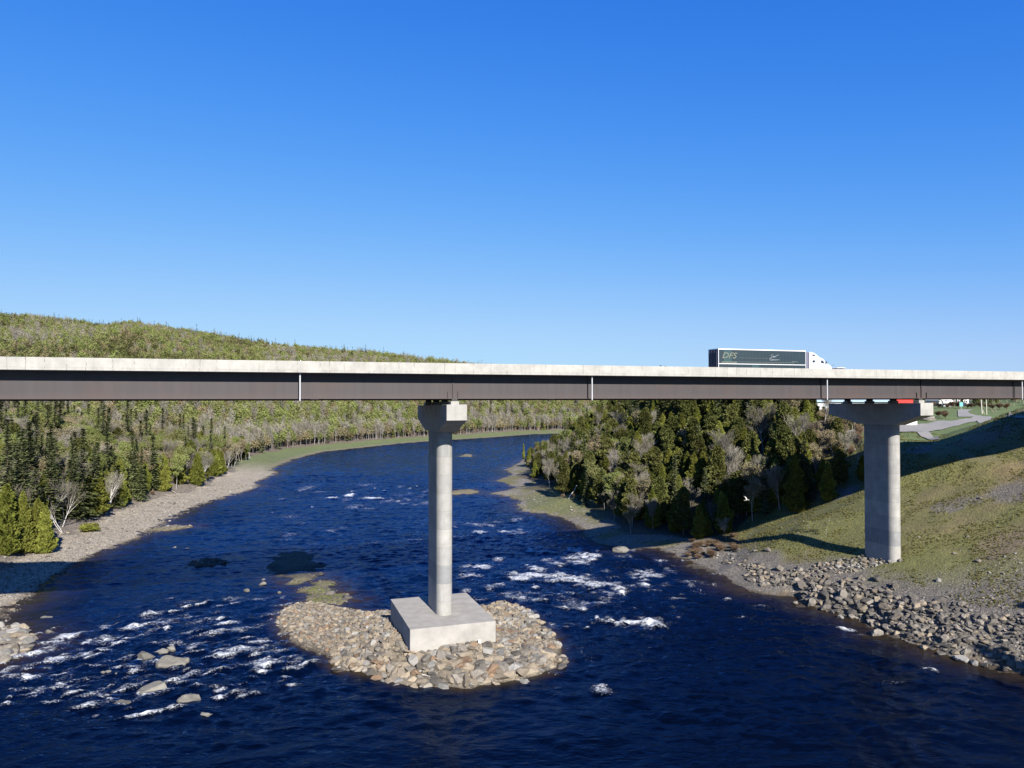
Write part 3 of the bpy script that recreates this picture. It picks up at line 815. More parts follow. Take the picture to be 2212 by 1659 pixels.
def stadium(cx, y0, y1, r, n=14):
    pts = []
    for i in range(n + 1):
        t = math.pi + math.pi * i / n
        pts.append((cx + r * math.cos(t), y0 + r * math.sin(t)))
    for i in range(n + 1):
        t = math.pi * i / n
        pts.append((cx + r * math.cos(t), y1 + r * math.sin(t)))
    return pts
CAPT, CAPE, CAPB = 33.8, 31.75, 30.0
for k, s in enumerate(PIERS):
    pier = empty('pier', (0, 0, 0)); pier.parent = bridge
    zb = 5.1 if k == 0 else 4.6
    MB().prism_z(stadium(s, 99.35, 104.1, 1.1), zb, CAPB + .3, True).build('column', M['pier'], pier)
    hw = 1.35
    pe = 110.9 if k == 0 else 112.9
    prof = [(92.35, CAPE), (97.9, CAPB), (105.6, CAPB), (pe, CAPE - .2), (pe, CAPT - .30), (92.35, CAPT)]
    MB().prism_x(prof, s - hw, s + hw).build('cap_beam', M['cap'], pier, bevel=.03)
    for gp_ in GPS:
        fall = .018 * (gp_ - GPS[0]); zp = CAPT + .42 - fall
        m2 = MB().box(s - .55, s + .55, gp_ - .6, gp_ + .6, CAPT - .35, zp)
        pd = m2.build('pedestal', M['cap'], pier, bevel=.04)
        MB().box(s - .38, s + .38, gp_ - .4, gp_ + .4, zp + .002, GB - .001 - fall).build('bearing', M['bearing'], pd)
s_, p_ = FC
m2 = MB()
h1, h2, ch = 5.72, 7.45, .55
prof = [(s_ - h1, p_ - h2), (s_ + h1 - ch * .3, p_ - h2), (s_ + h1, p_ - h2 + ch * .4), (s_ + h1, p_ + h2), (s_ - h1, p_ + h2)]
m2.prism_z([(s_ - h1, p_ - h2), (s_ + h1, p_ - h2), (s_ + h1, p_ + h2), (s_ - h1, p_ + h2)], -1.5, 5.2)
ft = m2.build('footing', M['footing'], [o for o in bridge.children if o.name.startswith('pier')][0], bevel=.08)

# ------------------------------------------------------------------ lettering
def text_mesh(txt, size, shear=0, extr=.004, bold=0):
    cu = bpy.data.curves.new('lettering', 'FONT'); cu.body = txt; cu.size = size; cu.shear = shear; cu.extrude = extr; cu.offset = bold
    o = bpy.data.objects.new('lettering', cu); COL.objects.link(o)
    bpy.context.view_layer.update()
    me = bpy.data.meshes.new_from_object(o.evaluated_get(bpy.context.evaluated_depsgraph_get()))
    bpy.data.objects.remove(o); bpy.data.curves.remove(cu)
    return me
def side_text(name, txt, size, x, z, y, mat, parent, shear=0, bold=0, sx=1):
    me = text_mesh(txt, size, shear, .004, bold)
    v = np.empty(len(me.vertices) * 3, np.float32); me.vertices.foreach_get('co', v); v = v.reshape(-1, 3)
    nv = np.stack([x + v[:, 0] * sx, y - v[:, 2], z + v[:, 1]], 1)
    me.vertices.foreach_set('co', nv.ravel().astype(np.float32)); me.materials.clear(); me.materials.append(mat); me.update()
    return link(name, me, parent)

# ------------------------------------------------------------------ lorry: local x forward along the bridge, y across, z up from the road
M['curtain'] = simple('dark_teal_curtain', (.006, .021, .032), .5, var=.3, scale=1.1)
M['curtain_l'] = simple('faded_teal_panel', (.014, .050, .058), .5, var=.2, scale=1.1)
M['letter'] = simple('faded_beige_letters', (.115, .13, .10), .7, var=.15, scale=2)
M['letter_e'] = simple('letter_edge', (.012, .03, .035), .7)
M['navy'] = simple('navy_door', (.012, .016, .045), .5)
M['grey_fairing'] = simple('grey_fairing', (.12, .12, .17), .5)
M['tape_red'] = simple('red_tape', (.45, .10, .06), .5)
M['tape_white'] = simple('white_tape', (.75, .70, .62), .5)
M['logo_green'] = simple('logo_green', (.22, .48, .33), .6)
M['logo_grey'] = simple('logo_grey', (.35, .38, .40), .6)
M['truck_white'] = simple('truck_white', (.74, .74, .74), .35, var=.03)
def wheel(parent, x, y, r=.5, w=.28):
    wh = empty('wheel', (x, y, r)); wh.parent = parent
    m_ = MB()
    prof = [(r * .62, -w / 2), (r * .94, -w / 2), (r, -w / 2 + .05), (r, w / 2 - .05), (r * .94, w / 2), (r * .62, w / 2)]
    n = 24
    vs = [(a * math.cos(2 * math.pi * i / n), b, a * math.sin(2 * math.pi * i / n)) for i in range(n) for a, b in prof]
    q = len(prof)
    fs = [(i * q + j, i * q + (j + 1) % q, ((i + 1) % n) * q + (j + 1) % q, ((i + 1) % n) * q + j) for i in range(n) for j in range(q)]
    m_.add(vs, fs, True).build('tyre', M['rubber'], wh)
    m2 = MB().tube((0, -w * .3, 0), (0, w * .3, 0), r * .62, r * .62, 20); m2.tube((0, -w * .52, 0), (0, w * .52, 0), r * .2, r * .16, 12)
    m2.build('rim', M['chrome'], wh)
    return wh
tr0 = s_at(1552, 96.0); tr1 = s_at(1741, 96.0); TL = tr1 - tr0
truck = bempty('semi_trailer_truck', tr0, 96.0, ROAD, label='white semi truck pulling a long dark teal trailer lettered DFS across the bridge', cat='truck', group='vehicles on the bridge')
trl = empty('trailer', (0, 0, 0)); trl.parent = truck
H0, H1 = 1.12, 4.1
MB().box(0.02, TL - .02, .02, 2.58, H0, H1 - .02).build('trailer_body', M['curtain'], trl)
m2 = MB().box(0, TL, -.015, 2.615, H1 - .15, H1).box(0.0, .08, -.02, .1, H0, H1 - .15).box(0.0, .08, 2.5, 2.62, H0, H1 - .15).box(TL - .06, TL, -.02, 2.62, H0, H1 - .15)
m2.box(0.08, TL - .09, -.015, .02, H0 + .64, H0 + .74)
m2.build('white_rail', M['white_paint'], trl)
m2 = MB()
m2.box(1.0, 2.35, .002, .03, H0 + .78, H1 - .21)
m2.build('faded_panel', M['curtain_l'], trl)
MB().box(6.0, 7.3, .0, .02, H0 + .02, H0 + .6).build('faded_panel', M['curtain_l'], trl)
m2 = MB()
for x in np.arange(.35, TL - .2, .62):
    m2.box(x, x + .02, -.006, .02, H0, H1 - .2)
m2.build('curtain_seam', M['curtain_l'], trl)
tv = []; tf = []
nt_ = 52
for i in range(nt_ + 1):
    x = .14 + (TL - .5) * i / nt_; tv += [(x, -.012, H0 - .06), (x, -.012, H0), (x, .03, H0), (x, .03, H0 - .06)]
for i in range(nt_):
    for a in range(4): tf.append((i * 4 + a, i * 4 + (a + 1) % 4, i * 4 + 4 + (a + 1) % 4, i * 4 + 4 + a))
link('reflective_tape', mesh_np('reflective_tape', tv, tf, [M['tape_red'], M['tape_white']], False, [(k // 4) % 2 for k in range(len(tf))]), trl)
md = MB()
md.box(-.02, .02, .1, 1.28, H0 + .05, H1 - .25).box(-.02, .02, 1.32, 2.5, H0 + .05, H1 - .25)
dd = md.build('rear_door', M['navy'], trl)
m2 = MB()
for y in (.35, .95, 1.65, 2.25): m2.tube((-.045, y, H0 + .1), (-.045, y, H1 - .3), .018, .018, 6)
m2.build('lock_bar', M['grey_fairing'], dd)
side_text('lettering', 'DFS', 1.25, .62, 2.62, -.022, M['letter_e'], trl, .32, .05, 1.22)
side_text('lettering', 'DFS', 1.25, .58, 2.65, -.03, M['letter'], trl, .32, .018, 1.22)
m2 = MB()
m2.add([(.55, -.02, 1.92), (3.1, -.02, 1.92), (3.5, -.02, 2.16), (.6, -.02, 2.16)], [(0, 1, 2, 3)])
m2.add([(3.3, -.02, 2.10), (14.0, -.02, 2.10), (14.0, -.02, 2.15), (3.3, -.02, 2.15)], [(0, 1, 2, 3)])
m2.add([(3.6, -.02, 2.72), (9.0, -.02, 2.72), (9.0, -.02, 2.75), (3.6, -.02, 2.75)], [(0, 1, 2, 3)])
m2.build('stripe', M['letter'], trl)
m2 = MB()
for i in range(15):      # small worn capitals on the beige bar, too faint to read
    x = .68 + i * .155
    if i == 6: continue
    m2.add([(x, -.026, 1.96), (x + .04, -.026, 1.96), (x + .05, -.026, 2.12), (x + .01, -.026, 2.12)], [(0, 1, 2, 3)])
    zz = (2.03, 2.08, 1.97)[i % 3]
    m2.add([(x, -.026, zz), (x + .1, -.026, zz), (x + .1, -.026, zz + .035), (x, -.026, zz + .035)], [(0, 1, 2, 3)])
m2.build('worn_lettering', M['letter_e'], trl)
m2 = MB()
def scrawl(x0, z0, k, pts):
    for (a, b), (c, d) in zip(pts[:-1], pts[1:]): m2.tube((x0 + a * k, -.03, z0 + b * k), (x0 + c * k, -.03, z0 + d * k), .022, .022, 4)
scrawl(9.3, 2.8, 1.0, [(.55, .55), (.3, .5), (.2, .35), (.35, .22), (.42, .1), (.2, -.02), (0, .1)])
scrawl(9.8, 2.9, .9, [(0, .1), (.15, .3), (.1, 0), (.3, .25), (.3, 0), (.5, .25), (.5, .02), (.8, .3), (1.3, .5)])
m2.build('handwritten_lettering', M['logo_grey'], trl); m2 = MB()
scrawl(9.25, 2.35, 1.0, [(.0, .15), (.05, .4), (.3, .35), (.25, .1), (.0, .15), (.45, .1), (.6, .3), (.6, .1), (.8, .28), (.85, .1), (1.05, .25), (1.1, .1), (1.35, .28), (1.4, .1), (1.6, .25), (1.9, .16)])
m2.build('handwritten_lettering', M['logo_grey'], trl); m2 = MB()
scrawl(.0, 2.1, 1.0, [(13.4, .16), (14.1, .20), (14.6, .14)])
m2.build('handwritten_lettering', M['logo_grey'], trl)
m2 = MB().box(.3, TL - .3, .55, .75, .95, H0 - .005).box(.3, TL - .3, 1.85, 2.05, .95, H0 - .005)
for x in (TL - 3.2, TL - 2.9): m2.box(x, x + .1, .4, .5, .25, 1.0)
m2.build('chassis', M['dark_metal'], trl)
for x in (1.6, 2.9):
    for y in (.18, .5, 2.1, 2.42): wheel(trl, x, y)
for y in (.12, 2.48): MB().box(-.03, .03, y - .1, y + .1, .9, 1.05).build('tail_lamp', M['tape_red'], trl)
# tractor
tc = empty('tractor', (TL + (520 - 385) / 184, 0.05, 0)); tc.parent = truck
def T(px, py): return ((px - 520) / 184, 1.27 + (725 - py) / 218)
prof = [(0, .75)] + [(4.55, .5), (4.62, .9)] + [T(1340, 690), T(1322, 632), T(1250, 570), T(1190, 548), T(1130, 538), T(1068, 412), T(1058, 392), T(1010, 365), T(960, 346), T(900, 322), T(860, 300), T(820, 262), T(780, 226), T(740, 196), T(700, 176), T(650, 160), T(600, 152), T(540, 149), (0, T(520, 152)[1])]
def loft(prof, y0, y1, inset, zmid):
    """profile extruded across with its upper edge drawn in, so that the cab has rounded shoulders"""
    n = len(prof); cx = sum(q[0] for q in prof) / n
    rings = []
    for y, k in ((y0, inset), (y0 + inset * .6, inset * .35), (y0 + inset * 1.6, 0), (y1 - inset * 1.6, 0), (y1 - inset * .6, inset * .35), (y1, inset)):
        rings.append([(x - (k * .5 if x > cx else -k * .2), y, z - (k * .8 if z > zmid else 0)) for x, z in prof])
    vs = [q for r_ in rings for q in r_]
    fs = [tuple(range(n)), tuple(range(6 * n - 1, 5 * n - 1, -1))]
    for j in range(5): fs += [(j * n + i, (j + 1) * n + i, (j + 1) * n + (i + 1) % n, j * n + (i + 1) % n) for i in range(n)]
    return vs, fs
vs, fs = loft(prof, 0, 2.5, .14, 1.6)
cab = MB().add(vs, fs).build('cab', M['truck_white'], tc)
m2 = MB().prism_y([(-.66, .9), (-.02, .9), (-.02, 3.88), (-.6, 3.86)], .18, 2.32); m2.build('rear_fairing', M['grey_fairing'], tc)
m2 = MB().box(-.7, .0, .3, 2.2, .7, 1.75); m2.box(-4.3, -.0, .75, 1.75, .6, .9); m2.build('frame', M['dark_metal'], tc)
MB().tube((-.78, .2, .9), (-.78, .2, 3.75), .07, .07, 8).build('exhaust_stack', M['chrome'], tc)
def sidepoly(name, pts, y, mat, parent, th=.02):
    q = [T(*a) for a in pts]
    if sum(q[i][0] * q[(i + 1) % len(q)][1] - q[(i + 1) % len(q)][0] * q[i][1] for i in range(len(q))) < 0: q = q[::-1]
    return MB().prism_y(q, y - th, y + .01).build(name, mat, parent)
sidepoly('sleeper_window', [(625, 290), (625, 228), (660, 228), (700, 243), (730, 268), (742, 290)], -.004, M['glass'], cab)
sidepoly('sleeper_window', [(628, 520), (628, 432), (728, 432), (728, 500), (700, 510), (684, 522)], -.004, M['glass'], cab)
sidepoly('door_window', [(930, 432), (1000, 432), (1035, 470), (1052, 545), (1040, 550), (935, 530)], -.004, M['glass'], cab)
sidepoly('door', [(905, 425), (1010, 420), (1072, 560), (1072, 720), (905, 720)], .002, M['truck_white'], cab, .012)
sidepoly('side_vent', [(1035, 632), (1060, 632), (1058, 692), (1040, 690)], -.004, M['glass'], cab)
sidepoly('hood_vent', [(1172, 612), (1190, 612), (1214, 640), (1195, 638)], -.01, M['dark_metal'], cab)
m2 = MB(); q = [T(1060, 400), T(1066, 412), T(1128, 536), T(1122, 540)]
m2.prism_y([(q[2][0] + .02, q[2][1]), (q[1][0] + .02, q[1][1]), (q[0][0] + .0, q[0][1] - .05), (q[3][0] - .02, q[3][1])], .25, 2.25); m2.build('windscreen', M['glass'], cab)
mr = MB().prism_y([T(1085, 555), T(1078, 480), T(1088, 458), T(1108, 480), T(1108, 552)][::-1], -.32, -.24); mr.tube((T(1080, 500)[0], -.25, T(0, 500)[1]), (T(1075, 520)[0], .05, T(0, 520)[1]), .02, .02, 6)
mr.build('mirror', M['dark_metal'], cab)
a = T(1382, 590); m2 = MB().tube((T(1325, 640)[0], .25, T(0, 640)[1]), (a[0], .05, a[1]), .012, .012, 5); m2.box(a[0] - .06, a[0] + .06, -.02, .05, a[1] - .08, a[1] + .1); m2.build('hood_mirror', M['chrome'], cab)
for y in (.1, 2.4): MB().box(4.45, 4.6, y - .08, y + .12, .95, 1.15).build('headlight', M['glass'], cab)
m2 = MB().box(4.60, 4.66, .55, 1.95, .75, 1.55); m2.build('grille', M['chrome'], cab)
m2 = MB()
arc = [(680 + 45 + 52 * math.cos(t), 585 + 55 * math.sin(t)) for t in np.linspace(-2.9, .9, 12)]
for a, b in zip(arc[:-1], arc[1:]):
    a, b = T(*a), T(*b); m2.tube((a[0], -.02, a[1]), (b[0], -.02, b[1]), .035, .035, 4)
a, b = T(690, 640), T(755, 636); m2.tube((a[0], -.02, a[1]), (b[0], -.02, b[1]), .03, .03, 4)
m2.build('logo_ring', M['logo_green'], cab)
x_, z_ = T(705, 612); side_text('lettering', 'D', .30, x_, z_, -.02, M['logo_grey'], cab, .3, .004)
x_, z_ = T(780, 606); side_text('lettering', 'FS', .26, x_, z_, -.02, M['logo_grey'], cab, .2, .003, 1.3)
for x in (-3.2, -1.9):
    for y in (.18, .5, 2.0, 2.3): wheel(tc, x, y)
for y in (.2, 2.3): wheel(tc, 3.55, y)

# car in the far lane
cs = s_at(1818, 100.5)
car = bempty('parked_car' if False else 'passenger_car', cs, 99.6, ROAD, label='white car, only its roof showing over the barrier ahead of the truck', cat='car', group='vehicles on the bridge')
body = [(-2.3, .3), (2.25, .3), (2.35, .6), (2.25, .85), (1.15, 1.02), (-1.9, 1.05), (-2.35, .95), (-2.4, .6)]
vs, fs = loft(body, 0, 1.85, .08, .7); bd = MB().add(vs, fs).build('body', M['truck_white'], car)
cabp = [(-2.05, 1.0), (1.2, 1.0), (.45, 1.50), (.0, 1.62), (-.9, 1.66), (-1.6, 1.60)]
vs, fs = loft(cabp, .12, 1.73, .12, 1.2); MB().add(vs, fs).build('window', M['glass'], car)
rp = [(-1.65, 1.60), (.45, 1.54), (.1, 1.66), (-.8, 1.72), (-1.5, 1.66)]
MB().prism_y(rp, .2, 1.65).build('roof', M['truck_white'], car, bevel=.02)
for x in (-1.45, 1.45):
    for y in (.12, 1.73): wheel(car, x, y, .34, .2)
for y in (.25, 1.6): MB().box(2.25, 2.34, y - .15, y + .15, .62, .78).build('headlight', M['chrome'], car)
# road sign seen edge-on beyond the deck is left to the shore objects

# ------------------------------------------------------------------ rocks
def rock_mesh(name, seed, sx, sy, sz, cuts=7, sub=2, rough=.12):
    import bmesh
    rr = random.Random(seed)
    bm = bmesh.new(); bmesh.ops.create_icosphere(bm, subdivisions=sub, radius=1)
    pl = []
    for i in range(cuts):
        n = Vector((rr.gauss(0, 1), rr.gauss(0, 1), rr.gauss(0, 1))).normalized(); pl.append((n, rr.uniform(.42, .78)))
    off = Vector((rr.uniform(0, 50),) * 3)
    from mathutils import noise as mn
    for v in bm.verts:
        c = v.co.copy()
        for n, d in pl:
            t = c.dot(n)
            if t > d: c -= n * (t - d)
        c *= 1 + rough * (mn.noise(c * 2.2 + off)) + rough * .5 * mn.noise(c * 6 + off)
        v.co = Vector((c.x * sx, c.y * sy, c.z * sz))
    m = bpy.data.meshes.new(name); bm.to_mesh(m); bm.free()
    return m
RM = {}
ROCKS = ['grey', 'tan', 'rust', 'dark', 'pale']
for c in ROCKS:
    RM[c] = []
    for k in range(4):
        rr = random.Random(k * 7 + len(c)); me = rock_mesh('rock_' + c, k * 13 + len(c), rr.uniform(1.1, 1.6), rr.uniform(1.0, 1.3), rr.uniform(.75, 1.1), cuts=13, sub=3)
        me.materials.append(M['rock_' + c]); RM[c].append(me)
def protos_collection(name, meshes):
    c = bpy.data.collections.new(name)
    for i, me in enumerate(meshes):
        o = bpy.data.objects.new('%s_%03d' % (name, i), me); c.objects.link(o)
    return c
def scatter(name, coll, pts, rots, scl, idx):
    """one object of uncountable stuff: every point carries one of the prototypes"""
    n = len(pts)
    me = bpy.data.meshes.new(name); me.vertices.add(n); me.vertices.foreach_set('co', np.asarray(pts, np.float32).ravel())
    for an, t, arr, key in (('rot', 'FLOAT_VECTOR', rots, 'vector'), ('scl', 'FLOAT_VECTOR', scl, 'vector'), ('idx', 'INT', idx, 'value')):
        a = me.attributes.new(an, t, 'POINT'); a.data.foreach_set(key, np.asarray(arr, np.int32 if t == 'INT' else np.float32).ravel())
    ng = bpy.data.node_groups.new(name, 'GeometryNodeTree')
    ng.interface.new_socket('Geometry', in_out='INPUT', socket_type='NodeSocketGeometry'); ng.interface.new_socket('Geometry', in_out='OUTPUT', socket_type='NodeSocketGeometry')
    gi = ng.nodes.new('NodeGroupInput'); go = ng.nodes.new('NodeGroupOutput')
    ip = ng.nodes.new('GeometryNodeInstanceOnPoints'); ci = ng.nodes.new('GeometryNodeCollectionInfo')
    ci.inputs['Collection'].default_value = coll; ci.inputs['Separate Children'].default_value = True; ci.inputs['Reset Children'].default_value = True
    ip.inputs['Pick Instance'].default_value = True
    def attr(nm, dt):
        a = ng.nodes.new('GeometryNodeInputNamedAttribute'); a.data_type = dt; a.inputs['Name'].default_value = nm; return a.outputs['Attribute']
    ng.links.new(gi.outputs[0], ip.inputs['Points']); ng.links.new(ci.outputs[0], ip.inputs['Instance'])
    ng.links.new(attr('idx', 'INT'), ip.inputs['Instance Index'])
    rt = ng.nodes.new('FunctionNodeEulerToRotation'); ng.links.new(attr('rot', 'FLOAT_VECTOR'), rt.inputs[0]); ng.links.new(rt.outputs[0], ip.inputs['Rotation'])
    ng.links.new(attr('scl', 'FLOAT_VECTOR'), ip.inputs['Scale'])
    ng.links.new(ip.outputs[0], go.inputs[0])
    o = link(name, me); md = o.modifiers.new('scatter', 'NODES'); md.node_group = ng
    return o
allrock = [m for c in ROCKS for m in RM[c]]
rockcol = protos_collection('loose_rocks', allrock)
rocks = []          # x, y, z, size, colour, zone
def throw(n, xr, yr, cond, size, cols, zone, minsep=.62, lift=.25):
    x = NP.uniform(*xr, n); y = NP.uniform(*yr, n)
    z, d, di, ds, r = terrain(x, y)
    ok = cond(x, y, z, d, di, ds, r)
    x, y, z = x[ok], y[ok], z[ok]
    sz = size(x, y, len(x))
    order = np.argsort(-sz); cell = {}
    for i in order:
        s_ = sz[i]; kx, ky = int(x[i] // 1.5), int(y[i] // 1.5); bad = False
        for a in (-1, 0, 1):
            for b in (-1, 0, 1):
                for (qx, qy, qs) in cell.get((kx + a, ky + b), ()):
                    if (qx - x[i]) ** 2 + (qy - y[i]) ** 2 < (minsep * (qs + s_)) ** 2: bad = True; break
                if bad: break
            if bad: break
        if bad: continue
        cell.setdefault((kx, ky), []).append((x[i], y[i], s_))
        rocks.append((x[i], y[i], z[i] + s_ * lift * .5, s_, R.choice(cols), zone))
ffx, ffy = W(*FC)[:2]
def infoot(x, y, m=.2):
    s = DX * x + DY * y - FC[0]; p = NX * x + NY * y - FC[1]
    return (np.abs(s) < 5.72 - m) & (np.abs(p) < 7.45 - m)
front = np.array(at(960, 1480))
def isz(x, y, n):
    f = np.exp(-((y - 90) / 9) ** 2) * sstep(-40, -14, x) + .35 * sstep(-12, 0, x)
    return (NP.pareto(1.7, n) * .11 + .12) .clip(.12, .44) * (1 + .9 * f) * np.where(x < -24, .8, 1)
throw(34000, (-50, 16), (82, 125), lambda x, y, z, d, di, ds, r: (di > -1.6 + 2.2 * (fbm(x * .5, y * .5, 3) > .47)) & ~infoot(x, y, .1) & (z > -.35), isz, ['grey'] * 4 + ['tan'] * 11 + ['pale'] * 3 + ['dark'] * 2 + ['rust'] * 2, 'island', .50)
island_big = [(1225, 655, .95), (1420, 645, .85), (790, 600, .9), (1600, 665, .8), (1340, 620, .7), (1745, 600, .8), (870, 880, .75), (1350, 830, .85), (1500, 820, .9), (1250, 940, .8), (1345, 925, .95), (1200, 890, .8),
              (1440, 935, .8), (905, 655, .75), (920, 580, .7), (1620, 640, .7), (1000, 900, .7), (1410, 870, .8), (1560, 870, .7), (1100, 830, .6), (640, 780, .7), (1870, 615, .75), (200, 610, .6), (1800, 505, .6), (1330, 780, .7)]
for px, py, s_ in island_big:
    x, y = at(540 + px / 2.926, 1161 + py / 2.926, 1.2)
    s__ = DX * x + DY * y; 
    z = ground_z(x, y); rocks.append((x, y, z + s_ * .28, s_ * .62, R.choice(['grey', 'tan', 'rust', 'dark', 'tan']), 'island'))
# riprap on the right bank
def rsz(x, y, n):
    b = .80 + .42 * np.exp(-((y - 120) / 18) ** 2)
    return (NP.pareto(2.2, n) * .18 + .22).clip(.2, .62) * b
def ripcond(x, y, z, d, di, ds, r):
    s = x * DX + y * DY
    w = np.interp(y, [70, 95, 110, 125, 140, 152, 160], [10.5, 9.5, 7, 6.5, 6.5, 5, 3]); lo = np.interp(y, [90, 125, 133, 142, 160], [-.6, -.4, 2.2, 3.6, 4.5])
    return r & (d > lo) & (d < w + (fbm(x * .4, y * .4, 2) - .5) * 6) & (z > -.2)
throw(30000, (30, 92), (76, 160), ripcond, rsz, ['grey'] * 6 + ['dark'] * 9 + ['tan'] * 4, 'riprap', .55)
throw(2600, (45, 66), (120, 138), lambda x, y, z, d, di, ds, r: r & (z > 4) & (np.abs(y - (132 - (x - 56) * .4)) < 2.6) & (x < 66), lambda x, y, n: (NP.pareto(2.2, n) * .15 + .22).clip(.2, .5), ['grey', 'pale', 'tan', 'dark'], 'riprap', .55)
for px, py, s_, c in ((1395, 545, 1.3, 'tan'), (900, 390, 1.2, 'grey'), (960, 445, 1.2, 'grey'), (1140, 470, 1.4, 'grey'), (1265, 510, 1.2, 'tan'), (1190, 515, .9, 'grey'), (1350, 455, 1.1, 'dark'), (1840, 755, 1.3, 'pale'), (1885, 725, 1.0, 'dark'), (2110, 815, 1.1, 'grey'),
                      (1345, 610, 1.1, 'grey'), (770, 320, 1.0, 'grey'), (1000, 350, 1.0, 'tan'), (1130, 515, .8, 'pale'), (1920, 780, .8, 'pale'), (1975, 790, .8, 'dark'), (1480, 610, .8, 'tan'), (700, 250, .9, 'dark'), (520, 190, .9, 'dark'), (620, 230, .8, 'grey'), (1620, 690, .8, 'tan'), (1740, 700, .8, 'grey')):
    x, y = at(1404 + px / 2.738, 1134 + py / 2.738, 1.0); z = ground_z(x, y)
    rocks.append((x, y, max(z, 0) + s_ * .2, s_ * .72, c, 'riprap'))
# left bank rock spit and boulders in the rapids
throw(2500, (-90, -60), (94, 113), lambda x, y, z, d, di, ds, r: (d > -.8) & (~r), lambda x, y, n: (NP.pareto(2., n) * .25 + .28).clip(.25, .95), ['grey', 'tan', 'pale', 'grey'], 'spit', .55)
ORD = [('large smooth grey boulder, biggest one standing in the left rapids', 1115, 1085, 1.9, 1.2), ('grey boulder with a flat ledge just upstream of the biggest boulder in the rapids', 975, 1035, 1.5, .8), ('low flat stone at the ledge, one of the cluster above the biggest boulder', 1085, 1000, 1.0, .4),
       ('small stone beside the flat ledge stone in the left rapids', 1140, 985, .6, .35), ('long low flat boulder below the biggest boulder in the rapids', 1000, 1250, 2.2, .75), ('pointed grey boulder right of the long flat boulder', 1270, 1320, 1.15, .6),
       ('flat half drowned stone left of the pointed boulder, by the lower foam', 800, 1342, .85, .3), ('small wet stone lowest in the left rapids', 1370, 1420, .75, .35), ('first of three small stones in a row in the rapids', 685, 1140, .4, .2), ('middle of three small stones in a row in the rapids', 722, 1137, .45, .2),
       ('last of three small stones in a row in the rapids', 760, 1148, .5, .2), ('little drowned stone above the long lower foam line', 645, 1290, .35, .2), ('flat pale stone near the left bank above the rapids', 295, 778, .85, .25), ('rounded stone beside the left rock spit', 330, 870, .75, .35),
       ('pale boulder in calm water beside the gravel strip', 1750, 553, .65, .4), ('pointed stone in calm water left of the pale boulder', 1640, 600, .6, .35), ('lone pale stone mid river below the long gravel bar', 1155, 314, .6, .3), ('tiny stone under the pale boulder in calm water', 1857, 610, .3, .2),
       ('low stone right of the lone pale stone', 1240, 318, .4, .15), ('tiny stone at the foot of the left rock spit', 190, 860, .4, .2), ('small stone by the calm water boulder', 1750, 525, .35, .2)]
for lab, px, py, s_, h in ORD:
    x, y = at(px / 3.0725, 1080 + py / 3.0725, .1)
    o = link('boulder', RM['pale' if s_ < .7 else 'grey'][len(lab) % 4].copy() if False else RM['pale' if s_ < .7 else 'grey'][len(lab) % 4], None, (x, y, -h * .22), (0, 0, R.uniform(-.4, .4)))
    o.scale = (s_, s_ * .85, h * 1.15); tag(o, lab, 'boulder', 'boulders in the river')
for lab, px, py, s_ in (('dark wet boulder where the shaded right shore meets the rapids', 1340, 1190, 1.6), ('white sided stone alone in dark water by the right bank', 1717, 1302, .5)):
    x, y = at(px, py, .1); o = link('boulder', RM['grey'][1], None, (x, y, .1)); o.scale = (s_, s_ * .8, s_ * .6); tag(o, lab, 'boulder', 'boulders in the river')

BOULD = [rock_mesh('boulder', 500 + k, 1.35, 1.2, 1.2, cuts=10, sub=4, rough=.14) for k in range(6)]
for me in BOULD: me.materials.append(M['rock_tanpale'])
bi = 0
for o in list(COL.objects):
    if o.name.startswith('boulder'): o.data = BOULD[bi % 6]; bi += 1
def pic(x, y, z):
    c_, s_ = math.cos(PITCH), math.sin(PITCH); dz = z - CAM_Z
    f = y * c_ + dz * s_; u = -y * s_ + dz * c_
    return 1106 + 1600 * x / f, 829.5 - 1600 * u / f
def near_mark(x, y, z, marks, kx=1.0, ky=1.6):
    px, py = pic(x, y, z)
    best = min(marks, key=lambda m: (m[1] - px) ** 2 * kx + (m[2] - py) ** 2 * ky)
    dx, dy = px - best[1], (py - best[2]) * 1.4
    side = 'right of' if dx > 0 else 'left of'
    if abs(dx) > 2.2 * abs(dy): rel = 'just ' + side if abs(dx) < 35 else side
    elif abs(dy) > 2.2 * abs(dx): rel = 'above' if dy < 0 else 'below'
    else: rel = ('above and ' if dy < 0 else 'below and ') + side
    return rel + ' ' + best[0]
MARK_I = [('the driftwood log', 915, 1425), ('the small white board', 1020, 1375), ('the near left corner of the footing', 880, 1412), ('the near right corner of the footing', 1065, 1392), ('the left tip of the stone island', 620, 1340),
          ('the little pool on the island', 792, 1400), ('the right tip of the stone island', 1195, 1400), ('the lowest edge of the island', 985, 1480), ('the front left bend of the island', 740, 1440), ('the upper right end of the island', 1110, 1325), ('the front right waterline of the island', 1120, 1465)]
MARK_R = [('the foot of the right pier', 1903, 1208), ('the two saplings', 1768, 1190), ('the red brown brush', 1530, 1190), ('the biggest tan block of the right bank', 1914, 1334), ('the pale slab at the waterline', 2076, 1410), ('the lower right corner of the picture bank', 2195, 1440), ('the narrow upstream end of the gravel apron', 1640, 1250),
          ('the tip of the gravel apron', 1712, 1285), ('the dark blocks at the right edge', 2170, 1340), ('the big grey blocks midway', 1830, 1310)]
MARK_S = [('the left edge of the rock spit', 5, 1385), ('the outer tip of the rock spit', 68, 1375)]
rocks.sort(key=lambda q: -q[3] / q[1])
nind = {'island': 0, 'riprap': 0, 'spit': 0}; LIM = {'island': 150, 'riprap': 105, 'spit': 20}
CN = {'grey': 'grey', 'tan': 'tan', 'rust': 'rusty orange', 'dark': 'dark grey', 'pale': 'pale grey'}
stuffr = {'island': [], 'riprap': [], 'spit': []}
